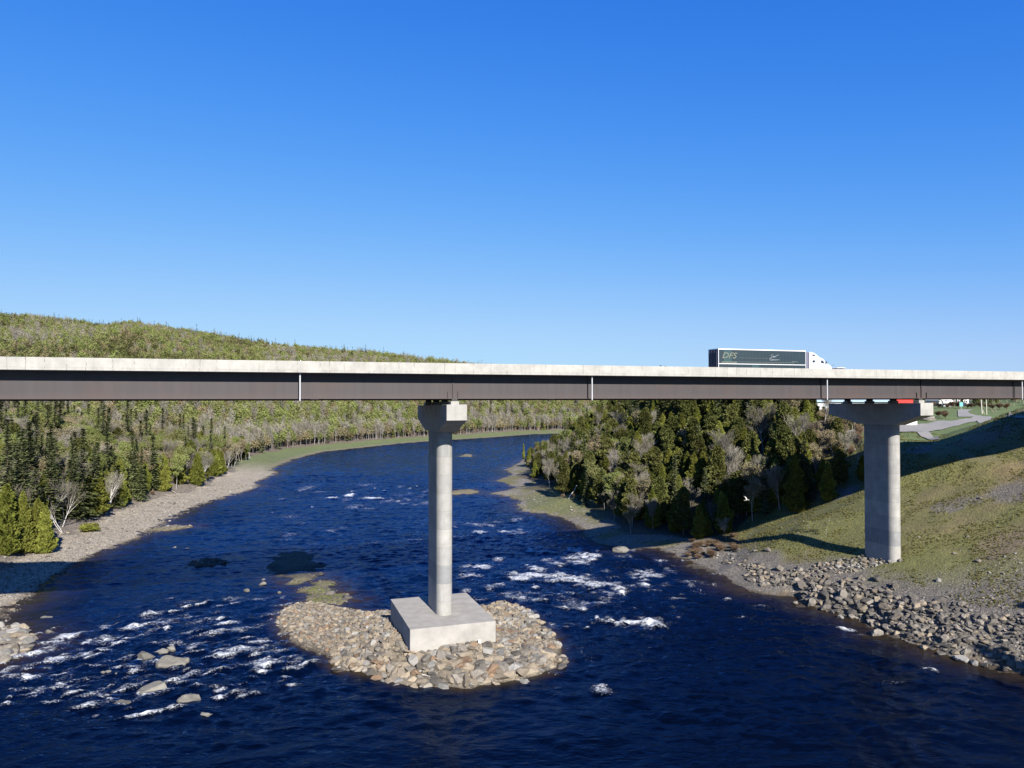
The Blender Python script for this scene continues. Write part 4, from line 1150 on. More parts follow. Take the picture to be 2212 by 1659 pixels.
for (x, y, z, s_, c, zone) in rocks:
    rot = (R.uniform(-.35, .35), R.uniform(-.35, .35), R.uniform(0, 6.28)); sc = (s_ * R.uniform(.9, 1.3), s_ * R.uniform(.8, 1.05), s_ * R.uniform(.7, 1.0))
    k = R.randrange(4)
    if nind[zone] < LIM[zone]:
        nind[zone] += 1
        o = link('rock', RM[c][k], None, (x, y, z), rot); o.scale = sc
        size_w = 'large ' if s_ > .62 else 'small ' if s_ < .42 else ''
        mk, g = {'island': (MARK_I, 'rocks heaped round the middle pier'), 'riprap': (MARK_R, 'broken rocks lining the right bank'), 'spit': (MARK_S, 'rocks of the left bank spit')}[zone]
        lab = '%s%s rock %s' % (size_w, CN[c], near_mark(x, y, z, mk))
        tag(o, lab, 'rock', g)
    else:
        stuffr[zone].append(((x, y, z), rot, sc, ROCKS.index(c) * 4 + k))
def put(name, coll, L, label, cat, kind='stuff'):
    o = scatter(name, coll, [q[0] for q in L], [q[1] for q in L], [q[2] for q in L], [q[3] for q in L]); tag(o, label, cat, kind=kind); return o
put('rubble', rockcol, stuffr['island'], 'smaller stones covering the island round the middle pier', 'rubble')
put('riprap', rockcol, stuffr['riprap'], 'smaller broken stones covering the right bank edge', 'rubble')
if stuffr['spit']: put('rubble', rockcol, stuffr['spit'], 'smaller stones of the left bank rock spit', 'rubble')
# cobbles on beaches, shoals and the grass slope
cob = []
n = 60000; x = np.concatenate([NP.uniform(-140, -58, n), NP.uniform(-40, 60, n // 3), NP.uniform(40, 130, n // 3)]); y = np.concatenate([NP.uniform(92, 290, n), NP.uniform(110, 260, n // 3), NP.uniform(80, 190, n // 3)])
z, d, di, ds, r = terrain(x, y)
keepL = (~r) & (d > -1.2) & (d < 19)
keepS = (ds > -.4) & (ds < 50)
keepR = r & (d > -.5) & (d < 9) & (y > 150)
keepG = r & (d > 9) & (NP.rand(len(x)) < .045)
rip2 = r & (d > 6) & (d < 24) & (y < 118) & (NP.rand(len(x)) < .9)
for i in np.where(keepL | keepS | keepR | keepG | rip2)[0]:
    s_ = min(.09 + NP.pareto(3.0) * .07, .5) * (1.1 if keepS[i] else 1)
    c = R.choice([4, 4, 0, 0, 1, 3] if not keepG[i] else [4, 0, 4])
    if keepS[i] and 125 < y[i] < 172 and x[i] > -72: c = 3; s_ *= 1.5  # dark stones picked here to deepen the bridge's shade by colour
    cob.append(((x[i], y[i], z[i] + s_ * .15), (R.uniform(-.4, .4), R.uniform(-.4, .4), R.uniform(0, 6.28)), (s_, s_ * .85, s_ * .7), c * 4 + R.randrange(4)))
put('gravel', rockcol, cob, 'loose cobbles and gravel strewn on the beaches, shoals and slope', 'gravel')
# logs
def log(p0, p1, r, mat, label, cat='log', name='driftwood_log', group=None):
    p0 = Vector(p0); p1 = Vector(p1); m_ = MB(); n = 7; pv = p0; rr = random.Random(int(abs(p0.x) * 100))
    for i in range(1, n + 1):
        t = i / n; q = p0.lerp(p1, t) + Vector((rr.uniform(-1, 1), rr.uniform(-1, 1), rr.uniform(-.5, 1))) * r * .7 * (t < 1)
        m_.tube(pv, q, r * (1 - .6 * (i - 1) / n), r * (1 - .6 * i / n), 7); pv = q
    for k in range(2):
        a = p0.lerp(p1, .03 + .1 * k); m_.tube(a, a + Vector((rr.uniform(-1, 1), rr.uniform(-1, 1), .6)) * r * 4, r * .5, r * .1, 5)
    o = m_.build(name, mat); return tag(o, label, cat, group)
def pt(px, py, zz=0, base=None):
    x, y = at(px, py, base if base is not None else .8)
    return (x, y, ground_z(x, y) + zz)
log(pt(875, 1421, .75, 1.5), pt(976, 1438, .65, 1.5), .13, M['driftwood'], 'brown driftwood log lying on the rocks before the footing', group='driftwood')
log(pt(912, 1461, .5), pt(930, 1463, .5), .07, M['deadwood'], 'short pale stick among the rocks near the island waterline', group='driftwood')
brd = MB().box(-.16, .16, -.02, .02, 0, .75); x, y, z = pt(1021, 1384, 0, 3.0)
bo = brd.build('white_board', M['white_paint'], None, W(FC[0] + 3.2, FC[1] - 8.3, 2.5)); bo.rotation_euler = (rad(-12), rad(6), BA); tag(bo, 'small white board standing between rocks piled against the footing', 'board')
# --PART3--
# ------------------------------------------------------------------ trees
def cards(c, u, v):
    """quads: centre, half-axis u, half-axis v (all N x 3)"""
    n = len(c)
    vs = np.stack([c - u - v * .55, c + u - v, c + u * .8 + v, c - u * .9 + v * .7], 1).reshape(-1, 3)
    return vs, np.arange(n * 4).reshape(n, 4)
def unit(a): return a / (np.linalg.norm(a, axis=1, keepdims=True) + 1e-9)
def tubes(segs, n=4):
    vs = []; fs = []; b = 0
    for p0, p1, r0, r1 in segs:
        p0 = Vector(p0); p1 = Vector(p1); d = p1 - p0
        if d.length < 1e-6: continue
        d.normalize(); a = d.orthogonal().normalized(); c = d.cross(a)
        for p, r in ((p0, r0), (p1, r1)):
            for i in range(n):
                t = 2 * math.pi * i / n; vs.append(p + (a * math.cos(t) + c * math.sin(t)) * r)
        fs += [(b + i, b + (i + 1) % n, b + n + (i + 1) % n, b + n + i) for i in range(n)]; b += 2 * n
    return np.array([tuple(q) for q in vs]), np.array(fs)
def join(a, b): return np.concatenate([a[0], b[0]]), np.concatenate([a[1], b[1] + len(a[0])])
class Tree: pass
def finish(name, tr, cr, tm, cm):
    t = Tree(); t.name = name
    t.trunk = mesh_np(name + '_trunk', tr[0], tr[1], [tm], True)
    t.crown = mesh_np(name + '_crown', cr[0], cr[1], [cm])
    t.both = mesh_np(name, *join(tr, cr), [tm, cm], False, np.concatenate([np.zeros(len(tr[1])), np.ones(len(cr[1]))]))
    return t
def trunk_segs(h, r, rr, lean=0.0, n=6, wob=.15):
    segs = []; p = Vector((0, 0, -.6)); 
    for i in range(n):
        t = (i + 1) / n
        q = Vector((lean * h * t ** 1.4 + rr.uniform(-wob, wob) * (t < 1), rr.uniform(-wob, wob), h * t))
        segs.append((p, q, r * (1 - .9 * i / n), r * (1 - .9 * t) + .01)); p = q
    return segs
def conifer(name, seed, h, R0, mat, bark, step=.55, nb=8, card=.60, power=.85, droop=.28, base=.06, gap=.0, wisp=1.0):
    rr = random.Random(seed); rs = np.random.RandomState(seed)
    tr = tubes(trunk_segs(h * .98, h * .011 + .05, rr, 0, 5, .05), 6)
    C, U, V = [], [], []
    z = base * h; lop = rs.rand(12) * .5 + .7
    while z < h * .995:
        f = 1 - z / h
        r = R0 * f ** power * rr.uniform(.78, 1.12) + .12
        k = max(4, int(nb * (f ** .4) * rr.uniform(.8, 1.2)))
        a0 = rr.uniform(0, 6.28)
        for j in range(k):
            if rr.random() < gap: continue
            a = a0 + j * 6.283 / k + rr.uniform(-.25, .25)
            L = r * rr.uniform(.7, 1.15) * lop[int(a / 6.283 * 12) % 12]
            m = max(2, int(L / (card * .55)))
            t = (np.arange(m) + rs.rand(m) * .8) / m
            dirx = np.array([math.cos(a), math.sin(a), 0]); side = np.array([-math.sin(a), math.cos(a), 0])
            rise = .25 * (1 - f) * 2 - droop
            c = dirx[None] * (t * L)[:, None] + side[None] * ((rs.rand(m) - .5) * .55 * L * t)[:, None]
            c[:, 2] = z + (t * L) * rise + (t ** 2) * L * .12 + (rs.rand(m) - .5) * .12
            u = (dirx[None] + side[None] * ((rs.rand(m) - .5) * 1.6)[:, None]); u[:, 2] += rise + (rs.rand(m) - .5) * .4
            v = np.cross(u, np.array([0, 0, 1.0]) + (rs.rand(m, 3) - .5) * 1.1)
            s = card * (.55 + .6 * rs.rand(m))[:, None] * (1 - .35 * t)[:, None]
            C.append(c); U.append(unit(u) * s); V.append(unit(v) * s * .50 * wisp)
        z += step * rr.uniform(.8, 1.2) * (.55 + .45 * f)
    C = np.concatenate(C); U = np.concatenate(U); V = np.concatenate(V)
    return finish(name, tr, cards(C, U, V), bark, mat)
def dense(name, seed, h, R0, mat, bark, n=2300, card=.34, zb=.04, shape=.62, flat=0):
    """cedar and pine: lumpy dense crown"""
    rr = random.Random(seed); rs = np.random.RandomState(seed)
    tr = tubes(trunk_segs(h * .95, h * .014 + .04, rr, rr.uniform(-.03, .03), 5, .1), 6)
    nl = 34; la = rs.rand(nl) * 6.283; lz = rs.rand(nl) ** .8; lr = .15 + .25 * rs.rand(nl)
    zt = rs.rand(n) ** 1.15; ang = rs.rand(n) * 6.283
    prof = (1 - zt) ** shape * (.55 + .45 * np.minimum(1, zt * 7 + .25))
    lump = np.zeros(n)
    for a, z_, r_ in zip(la, lz, lr):
        da = np.abs((ang - a + np.pi) % (2 * np.pi) - np.pi)
        lump = np.maximum(lump, np.exp(-(da / .55) ** 2 - ((zt - z_) / .07) ** 2) * r_ * 1.8)
    r = R0 * prof * (.62 + lump) * (.72 + .28 * rs.rand(n) ** .5)
    c = np.stack([np.cos(ang) * r, np.sin(ang) * r, h * (zb + (1 - zb) * zt) + (rs.rand(n) - .5) * .3], 1)
    out = np.stack([np.cos(ang), np.sin(ang), np.zeros(n)], 1)
    u = out * .7 + (rs.rand(n, 3) - .5) * 1.0; u[:, 2] += (.7 if not flat else .1)
    v = np.cross(u, out + (rs.rand(n, 3) - .5) * 1.6)
    s = card * (.6 + .7 * rs.rand(n))[:, None]
    return finish(name, tr, cards(c, unit(u) * s, unit(v) * s * .5), bark, mat)
def skeleton(rr, h, r, lean, forks, depth, spread, up=.35):
    segs = []; tips = []
    def grow(p, d, L, r, lev):
        n = 3; q = p
        for i in range(n):
            d2 = (d + Vector((rr.uniform(-1, 1), rr.uniform(-1, 1), rr.uniform(-.3, .6))) * .13 * (1 + lev * .4)).normalized()
            e = q + d2 * L / n
            segs.append((q.copy(), e.copy(), r * (1 - .45 * i / n), r * (1 - .45 * (i + 1) / n), lev)); q = e; d = d2
            if lev < depth and (i > 0 or lev > 0):
                for b in range(forks if lev else 2):
                    if rr.random() < .75:
                        s = d.orthogonal().normalized(); s.rotate(Matrix.Rotation(rr.uniform(0, 6.28), 3, d))
                        nd = (d * (1 - spread) + s * spread + Vector((0, 0, up))).normalized()
                        grow(q, nd, L * rr.uniform(.45, .7), r * .45, lev + 1)
        if lev < depth:
            for b in range(2):
                s = d.orthogonal().normalized(); s.rotate(Matrix.Rotation(rr.uniform(0, 6.28), 3, d))
                grow(q, (d + s * spread * .8 + Vector((0, 0, up * .5))).normalized(), L * .6, r * .5, lev + 1)
        else: tips.append((q.copy(), d.copy()))
    grow(Vector((0, 0, -.5)), Vector((lean, 0, 1)).normalized(), h * .5, r, 0)
    return segs, tips
def broad(name, seed, h, mat, bark, lean=0, depth=3, forks=1, spread=.55, twigs=5, leaves=0, leafmat_=None, leafsz=.16, twl=.7, r=None, stems=1):
    rr = random.Random(seed); rs = np.random.RandomState(seed)
    segs = []; tips = []
    for k in range(stems):
        s_, t_ = skeleton(rr, h * rr.uniform(.85, 1), (r or h * .012 + .03), lean + (rr.uniform(-.25, .25) if stems > 1 else 0), forks, depth, spread)
        segs += s_; tips += t_
    zmax = max(q[1].z for q in segs); k = h / zmax
    segs = [(a * k, b * k, c, d, l) for a, b, c, d, l in segs]
    tr = tubes([q[:4] for q in segs if q[4] <= 1], 5)
    cr = tubes([(a, b, max(c, .018), max(d, .014)) for a, b, c, d, l in segs if l > 1], 3)
    cr = (cr[0], cr[1])
    ends = [(b * 1.0, (b - a).normalized()) for a, b, c, d, l in segs if l >= 2]
    m = len(ends) * twigs
    if m:
        base = np.array([tuple(e[0]) for e in ends]); dr = np.array([tuple(e[1]) for e in ends])
        base = np.repeat(base, twigs, 0); dr = np.repeat(dr, twigs, 0)
        d = unit(dr + (rs.rand(m, 3) - .5) * 1.5 + np.array([0, 0, .25])); L = twl * (.5 + rs.rand(m))[:, None]
        c = base + d * L * .5; sd = unit(np.cross(d, rs.rand(m, 3) - .5))
        cr = join(cr, cards(c, d * L * .5, sd * .013))
        if leaves:
            n2 = m * leaves
            c2 = np.repeat(c, leaves, 0) + (rs.rand(n2, 3) - .5) * twl * 1.1
            u = unit(rs.rand(n2, 3) - .5); v = unit(np.cross(u, rs.rand(n2, 3) - .5)); s = leafsz * (.5 + rs.rand(n2))[:, None]
            lv = cards(c2, u * s, v * s * .8)
            t = Tree(); t.name = name
            t.trunk = mesh_np(name + '_trunk', *tr, [bark], True)
            cc = join(cr, lv); mi = np.concatenate([np.zeros(len(cr[1])), np.ones(len(lv[1]))])
            t.crown = mesh_np(name + '_crown', *cc, [mat, leafmat_], False, mi)
            al = join(tr, cc); t.both = mesh_np(name, *al, [bark, mat, leafmat_], False, np.concatenate([np.zeros(len(tr[1])), mi + 1]))
            return t
    return finish(name, tr, cr, bark, mat)
KINDS = {
 'spruce': [conifer('spruce', 11 + i, (17, 15, 19, 13)[i], (3.1, 2.6, 3.3, 2.7)[i], M['spruce'], M['bark'], gap=(.05, .12, .05, .1)[i]) for i in range(4)],
 'cedar': [dense('cedar', 31 + i, (11, 9, 13, 10)[i], (3.0, 2.9, 3.2, 2.3)[i], M['cedar'], M['bark'], n=(5600, 5000, 6200, 4200)[i], card=.26) for i in range(4)],
 'pine': [dense('pine', 51 + i, (14, 12, 15)[i], (4.2, 4.4, 4.0)[i], M['pine'], M['bark'], n=5200, card=.31, zb=.15, shape=.45, flat=1) for i in range(3)],
 'birch': [broad('birch', 71 + i, (13, 12, 11)[i], M['greytwig'], M['birchbark'], lean=(.35, .15, .5)[i], depth=3, forks=1, spread=.35, twigs=2, r=.15, stems=(2, 1, 2)[i], twl=.5) for i in range(3)],
 'bare': [broad('bare', 81 + i, (12, 14, 11)[i], M['greytwig'], M['greybark'], lean=.05, depth=3, forks=2, spread=.5, twigs=4, twl=.8, r=.14) for i in range(3)],
 'bud': [broad('bud', 91 + i, (11, 13)[i], M['greytwig'], M['greybark'], depth=3, forks=2, spread=.55, twigs=4, leaves=1, leafmat_=M['bud'], leafsz=.13, r=.13) for i in range(2)],
 'aspen': [broad('aspen', 95 + i, (13, 12, 14)[i], M['greytwig'], M['greybark'], depth=3, forks=2, spread=.5, twigs=3, leaves=5, leafmat_=M['aspen'], leafsz=.125, r=.13) for i in range(3)],
 'redbush': [broad('redbush', 101 + i, 5, M['redtwig'], M['redtwig'], depth=3, forks=1, spread=.38, twigs=3, twl=.9, r=.05, stems=5) for i in range(2)],
 'willow': [broad('willow', 111 + i, 2.4, M['redtwig'], M['redtwig'], depth=3, forks=2, spread=.8, twigs=2, leaves=2, leafmat_=M['cedar'], leafsz=.11, twl=.4, r=.03, stems=3) for i in range(2)],
 'sapling': [broad('sapling', 121, 3.2, M['greytwig'], M['greybark'], depth=2, forks=1, spread=.5, twigs=2, leaves=2, leafmat_=M['aspen'], leafsz=.07, twl=.35, r=.025)],
}
OBN = {'spruce': 'spruce_tree', 'cedar': 'cedar_tree', 'pine': 'pine_tree', 'birch': 'birch_tree', 'bare': 'bare_tree', 'bud': 'budding_tree', 'aspen': 'aspen_tree', 'redbush': 'bush', 'willow': 'shrub', 'sapling': 'sapling'}
def plant(kind, x, y, label, scale=1.0, v=None, rz=None, tilt=0.0, group=None, z=None, wide=1.0, cat=None):
    t = KINDS[kind][R.randrange(len(KINDS[kind])) if v is None else v]
    z = ground_z(x, y) - .1 if z is None else z
    e = empty(OBN[kind], (x, y, z), 0, label=label, cat=cat or ('shrub' if kind in ('redbush', 'willow') else 'tree'), group=group)
    e.rotation_euler = (tilt * .3, tilt, R.uniform(0, 6.28) if rz is None else rz); e.scale = (scale * wide, scale * wide, scale)
    link('trunk', t.trunk, e); link('crown', t.crown, e)
    return e
placed = []
def free(x, y, m):
    for a, b, c in placed:
        if (a - x) ** 2 + (b - y) ** 2 < (m + c) ** 2 * .25: return False
    return True
# single trees the photograph lets one point at
def T_(px, py, base, kind, h, label, v=0, **k):
    x, y = at(px, py, base)
    t = KINDS[kind][v]; hh = max(q.co.z for q in t.trunk.vertices)
    cz = max(q.co.z for q in t.crown.vertices)
    placed.append((x, y, 3))
    return plant(kind, x, y, label, h / max(hh, cz), v, **k)
T_(78, 1185, 1.6, 'cedar', 12, 'yellow green cedar leaning over the beach, nearest tree of the left bank', 2, tilt=.06, group='trees of the left bank')
for px_, py_, k_, h_, v_, w_, lab_ in ((12, 1205, 'cedar', 15, 3, 1.0, 'dark based cedar in the shade at the very left edge'), (48, 1196, 'cedar', 13.5, 2, .85, 'broad cedar in the shade, second from the left edge'), (98, 1192, 'cedar', 10.5, 3, 1.0, 'short cedar standing lowest on the shaded left shore'),
                                      (-10, 1170, 'spruce', 19, 0, 1.2, 'big spruce cut by the left edge above the shaded shore'), (36, 1150, 'spruce', 18, 2, 1.15, 'full branched spruce behind the broad shaded cedar'), (105, 1140, 'spruce', 15, 3, 1.1, 'grey green spruce behind the lowest shore cedar')):
    T_(px_, py_, 1.2, k_, h_, lab_, v_, wide=w_, group='trees of the left bank')
T_(205, 1112, 2, 'cedar', 10.5, 'bushy yellow green cedar whose skirt spreads over the left beach', 1, wide=1.25, group='trees of the left bank')
T_(150, 1120, 2.5, 'cedar', 12, 'narrow yellow green cedar between the nearest two cedars of the beach edge', 3, wide=.8, group='trees of the left bank')
T_(262, 1092, 2, 'cedar', 10, 'yellow green cedar third in from the beach shrub', 0, group='trees of the left bank')
T_(305, 1075, 2.5, 'spruce', 17, 'dark spruce rising straight behind the beach edge cedars', 0, group='trees of the left bank')
T_(352, 1052, 2, 'cedar', 10, 'rounded olive cedar above the sandy bank notch', 2, group='trees of the left bank')
T_(405, 1040, 2, 'cedar', 9, 'bright olive cedar beside the eroded bank beyond the sandy notch', 0, group='trees of the left bank')
T_(60, 1075, 7, 'spruce', 22, 'tall dark spruce at the left edge, its tip reaching the girder', 2, wide=1.25, group='trees of the left bank')
T_(20, 1100, 6, 'spruce', 17, 'dark spruce at the very left edge beside the tallest spruce', 0, wide=1.2, group='trees of the left bank')
T_(118, 1060, 7, 'spruce', 17, 'dark spruce just right of the tallest spruce', 3, wide=1.1, group='trees of the left bank')
T_(236, 1028, 6, 'birch', 13, 'forked white birch leaning above the left bank cedars', 0, rz=.3, group='trees of the left bank')
T_(352, 1010, 7, 'birch', 12, 'slim white birch leaning towards the river behind the olive cedars', 2, rz=-.2, group='trees of the left bank')
T_(474, 1018, 2, 'birch', 7, 'small crooked white birch leaning out over the far beach', 2, rz=0, tilt=.25, group='trees of the left bank')
T_(540, 985, 2.5, 'birch', 11, 'white birch near the end of the left evergreens', 1, group='trees of the left bank')
T_(190, 1147, 1, 'willow', 2.2, 'yellow green shrub alone on the left gravel beach', 0, wide=1.9, group='shrubs of the beach')
T_(362, 1066, 1, 'willow', 1.6, 'low yellowish shrub on the beach below the sandy bank notch', 1, wide=1.6, group='shrubs of the beach')
T_(330, 1076, 1, 'redbush', 1.8, 'reddish brush tangle with driftwood on the beach', 0, wide=1.5, group='shrubs of the beach')
T_(1131, 985, 1.0, 'cedar', 9, 'slender lone tree standing over the water at the tip of the wooded point', 3, wide=.45, group='trees of the wooded point')
T_(1178, 1015, 2, 'cedar', 12, 'dark green cedar foremost at the tip of the wooded point', 2, wide=1.2, group='trees of the wooded point')
T_(1330, 1085, 2.5, 'bare', 14, 'pale trunked bare tree in the middle of the wooded point edge', 1, group='trees of the wooded point')
T_(1205, 1038, 2, 'bare', 11, 'grey bare tree above the rocky inlet of the point', 0, group='trees of the wooded point')
T_(1252, 1062, 2.5, 'bud', 12, 'grey budding tree beside the grassy shelf of the point', 0, group='trees of the wooded point')
T_(1430, 1110, 3, 'cedar', 12, 'yellow green cedar lit against the dark shade below the bridge', 0, wide=.8, group='trees of the wooded point')
T_(1392, 1105, 2.5, 'spruce', 8, 'small narrow conifer lit in front of the shade', 3, wide=.6, group='trees of the wooded point')
T_(1650, 1040, 12, 'bare', 15, 'large spreading bare grey tree near the right pier', 1, wide=1.25, group='trees of the wooded point')
T_(1700, 1000, 18, 'birch', 15, 'white branched bare birch reaching up to the girder beside the right pier', 1, wide=1.3, group='trees of the wooded point')
T_(1780, 1020, 14, 'bare', 14, 'pale grey conifer-like bare tree left of the right pier', 2, wide=.8, group='trees of the wooded point')
T_(1825, 965, 21, 'pine', 9, 'green pine just left of the right pier column', 1, group='trees of the wooded point')
T_(1568, 1170, 2, 'bare', 5.5, 'dead tree with hanging pale branches at the waterside above the riprap', 0, wide=1.2, group='trees of the wooded point')
T_(1748, 1190, 4, 'sapling', 2.6, 'thin leafless sapling on the grass, the left one of two before the pier', 0, group='saplings before the right pier')
T_(1786, 1192, 4.5, 'sapling', 3.0, 'bushier sapling on the grass, the right one of two before the pier', 0, wide=1.2, group='saplings before the right pier')
for i in range(22):
    px, py = R.uniform(1475, 1590), R.uniform(1172, 1200)
    T_(px, py, 1.3, 'redbush', R.uniform(.8, 2.0), 'red brown leafless brush on the gravel at the head of the riprap', i % 2, wide=R.uniform(1.3, 2.4), group='brush at the head of the riprap')
for i, (px, py) in enumerate(((1215, 1085), (1250, 1092), (1290, 1100), (1195, 1035), (1240, 1088))):
    T_(px, py, 1.3, 'redbush', R.uniform(1.2, 2.0), 'leafless brown brush on the grassy shelf of the wooded point', i % 2, group='brush on the point')
log(pt(1229, 1090, 0, 1), tuple(np.array(pt(1229, 1090, 0, 1)) + np.array((2.6, .5, 4.2))), .22, M['deadwood'], 'broken leaning pale trunk at the edge of the wooded point', 'dead trunk', 'dead_trunk')
log(pt(405, 1052), pt(440, 1046, .3), .12, M['deadwood'], 'pale drift log lying on the left beach', group='driftwood')
log(pt(340, 1062), pt(388, 1072, .3), .13, M['deadwood'], 'bleached fallen trunk across the left beach edge', group='driftwood')
log(pt(313, 1040, 1.5, 2), pt(300, 1078, 0), .12, M['driftwood'], 'tan fallen trunk sliding down the sandy left bank', group='driftwood')

# forests: species mix from slow noise
def mix_of(zone, a, y, nlow, u):
    if zone == 'left': w = dict(spruce=.32, cedar=.30, bare=.11, bud=.11, aspen=.08, birch=.17, pine=.03) if y < 240 else dict(spruce=.13, cedar=.14, bare=.19, bud=.20, aspen=.20, birch=.17, pine=.02)
    elif zone == 'point': w = dict(cedar=.46, spruce=.14, pine=.24, bare=.08, bud=.06, aspen=.02)
    elif zone == 'bank': w = dict(bare=.38, bud=.20, aspen=.28, spruce=.10, cedar=.04) if nlow > .45 else dict(aspen=.48, bare=.24, spruce=.2, bud=.08)
    elif zone == 'plateau': w = dict(spruce=.2, pine=.15, aspen=.15, bud=.35, bare=.15)
    else:
        dark = np.clip((-.40 - a) * 3.0 + (nlow - .5) * 3.6 + .12, 0, 1)
        w = dict(spruce=.04 + .62 * dark, pine=.03 + .15 * dark, aspen=.48 * (1 - dark) + .12, bud=.26 - .06 * dark, bare=.20 * (1 - dark) * (1.9 if nlow < .40 else .6))
    ks = list(w); tot = sum(w.values()); u *= tot
    for k in ks:
        u -= w[k]
        if u <= 0: return k
    return ks[-1]
SP = {'spruce': 'dark green spruce', 'cedar': 'yellow green cedar', 'pine': 'dark bushy pine', 'birch': 'white birch', 'bare': 'leafless grey tree', 'bud': 'brownish budding tree', 'aspen': 'light green spring tree'}
cand = []
def jgrid(x0, x1, y0, y1, st):
    gx_, gy_ = np.meshgrid(np.arange(x0, x1, st), np.arange(y0, y1, st)); gx_ = gx_.ravel() + NP.uniform(-.42, .42, gx_.size) * st; gy_ = gy_.ravel() + NP.uniform(-.42, .42, gy_.size) * st
    return gx_, gy_
# left bank
x, y = jgrid(-330, -70, 88, 400, 4.3); z, d, di, ds, r = terrain(x, y)
m = (~r) & (d > np.interp(y, [100, 130, 145, 165, 200, 260], [27, 22, 12, 13, 19, 18.5])) & (x / y > -.95) & ~((y < 150) & (x / y < -.80) & (y > 200))
clear = (fbm(x * .02 + 4, y * .02, 2) > .68) & (d > 60)
m &= ~clear
wb_ = np.interp(y, [100, 130, 145, 165, 200, 260], [27, 22, 12, 13, 19, 18.5])
cand += [(x[i], y[i], z[i], d[i], 'left') for i in np.where(m)[0]]
# wooded point
x, y = jgrid(-12, 260, 165, 470, 4.2); z, d, di, ds, r = terrain(x, y)
s_c = DX * x + DY * y; p_c = NX * x + NY * y
m = r & (d > np.interp(y, [200, 260, 300, 400], [9, 15, 12, 10])) & (x / y < .475 - .02 * (y > 230)) & (x > -10) & (p_c > 94.5 + 1.7 * (34.5 - z)) & (z > .8)
cand += [(x[i], y[i], z[i], d[i], 'point') for i in np.where(m)[0]]
ind = {}; stuffT = {'left': [], 'point': [], 'hill': []}
cand.sort(key=lambda q: q[1])
treecol_l = [t.both for k in KINDS for t in KINDS[k]]; TIDX = {}
i_ = 0
for k in KINDS:
    for v in range(len(KINDS[k])): TIDX[(k, v)] = i_; i_ += 1
treecol = protos_collection('forest_trees', treecol_l)
MARK_L = [('the lone beach shrub', 190, 1140), ('the nearest left bank cedar', 78, 1100), ('the tall spruce at the left edge', 60, 940), ('the forked white birch', 236, 940), ('the sandy bank notch', 340, 1050), ('the small crooked birch', 474, 1000),
          ('the last evergreens of the left bank', 545, 960), ('the first drain pipe', 649, 890), ('the bushy beach edge cedar', 205, 1050), ('the slim leaning birch', 352, 950), ('the far end of the gravel beach', 590, 990), ('the shaded left edge', 5, 1150), ('the bright olive cedar', 405, 1000), ('the girder above the birches', 400, 875)]
MARK_P = [('the lone tree at the tip of the point', 1131, 950), ('the grassy shelf', 1220, 1080), ('the pale trunked bare tree', 1330, 1030), ('the lit cedar before the shade', 1430, 1050), ('the second drain pipe', 1279, 880), ('the large spreading bare tree', 1650, 950),
          ('the white branched birch', 1700, 910), ('the right pier cap', 1800, 890), ('the gull', 1613, 1078), ('the foremost dark cedar', 1178, 960), ('the hanging dead tree', 1568, 1130), ('the green pine beside the pier', 1825, 930), ('the rocky inlet', 1205, 1020), ('the girder stiffener beyond the drain pipe', 1500, 875), ('the deepest shade under the bridge', 1500, 1080)]
LIMT = {'left': 330, 'point': 300}; cnt = {'left': 0, 'point': 0}
for x, y, z, d, zone in cand:
    if not free(x, y, 2.4) and R.random() < .9: continue
    nlow = float(fbm(np.array([x * .03]), np.array([y * .03]), 3)[0])
    k = mix_of(zone, x / y, y, nlow, R.random())
    if zone == 'left' and d < 26 and k in ('bare', 'bud', 'aspen') and R.random() < .7 and y < 320: k = 'cedar'
    if zone == 'point' and d < 17 and R.random() < .36: k = R.choice(['bare', 'bare', 'bud', 'aspen'])
    shade = zone == 'point' and (NX * x + NY * y) < 108 + 1.7 * (36 - z)
    if zone == 'point' and y > 160 and x / y > .40 and not shade: k = R.choice(['bud', 'bare', 'redbush', 'redbush', 'pine', 'bud'])
    if shade and x / y > .33: k = R.choice(['cedar', 'pine', 'cedar', 'bare', 'spruce'])
    v = R.randrange(len(KINDS[k]))
    sc = R.uniform(.72, 1.08) * (1.0 if zone == 'left' else .98) * (1.22 if zone == 'left' and k == 'spruce' else 1.05 if zone == 'left' and k == 'cedar' else 1)
    if zone == 'point': sc *= np.interp(d, [8, 25], [.72, 1.0]) * (.85 if y > 300 else 1)
    if zone == 'point' and x / y > .40: sc *= .75
    if zone == 'point':
        hk = {'spruce': 17, 'pine': 14, 'cedar': 11, 'redbush': 5}.get(k, 12.5)
        qx, qy = pic(x, y, z + hk * sc)
        if 1748 < qx < 1885 and qy < 884:      # a gap in the wood lets the barn roof show
            f_ = 884; zt = CAM_Z - (f_ - 857) / 1600 * y; sc = max(.22, (zt - z) / hk)
            if zt - z < 1: continue
    if cnt[zone] < LIMT[zone]:
        cnt[zone] += 1
        g = 'trees of the left bank' if zone == 'left' else 'trees of the wooded point'
        hh = sc * {'spruce': 17, 'pine': 14, 'cedar': 11, 'redbush': 5}.get(k, 12.5)
        lab = '%s%s %s' % ('tall ' if sc > .97 else 'low ' if sc < .8 else '', SP.get(k, 'red brown leafless bush'), near_mark(x, y, z + hh * .6, MARK_L if zone == 'left' else MARK_P))
        plant(k, x, y, lab, sc, v, tilt=R.uniform(-.05, .05) + (.12 if k == 'birch' else 0), group=g, z=z - .15)
    else:
        stuffT[zone].append(((x, y, z - .15), (0, 0, R.uniform(0, 6.28)), (sc, sc, sc), TIDX[(k, v)]))
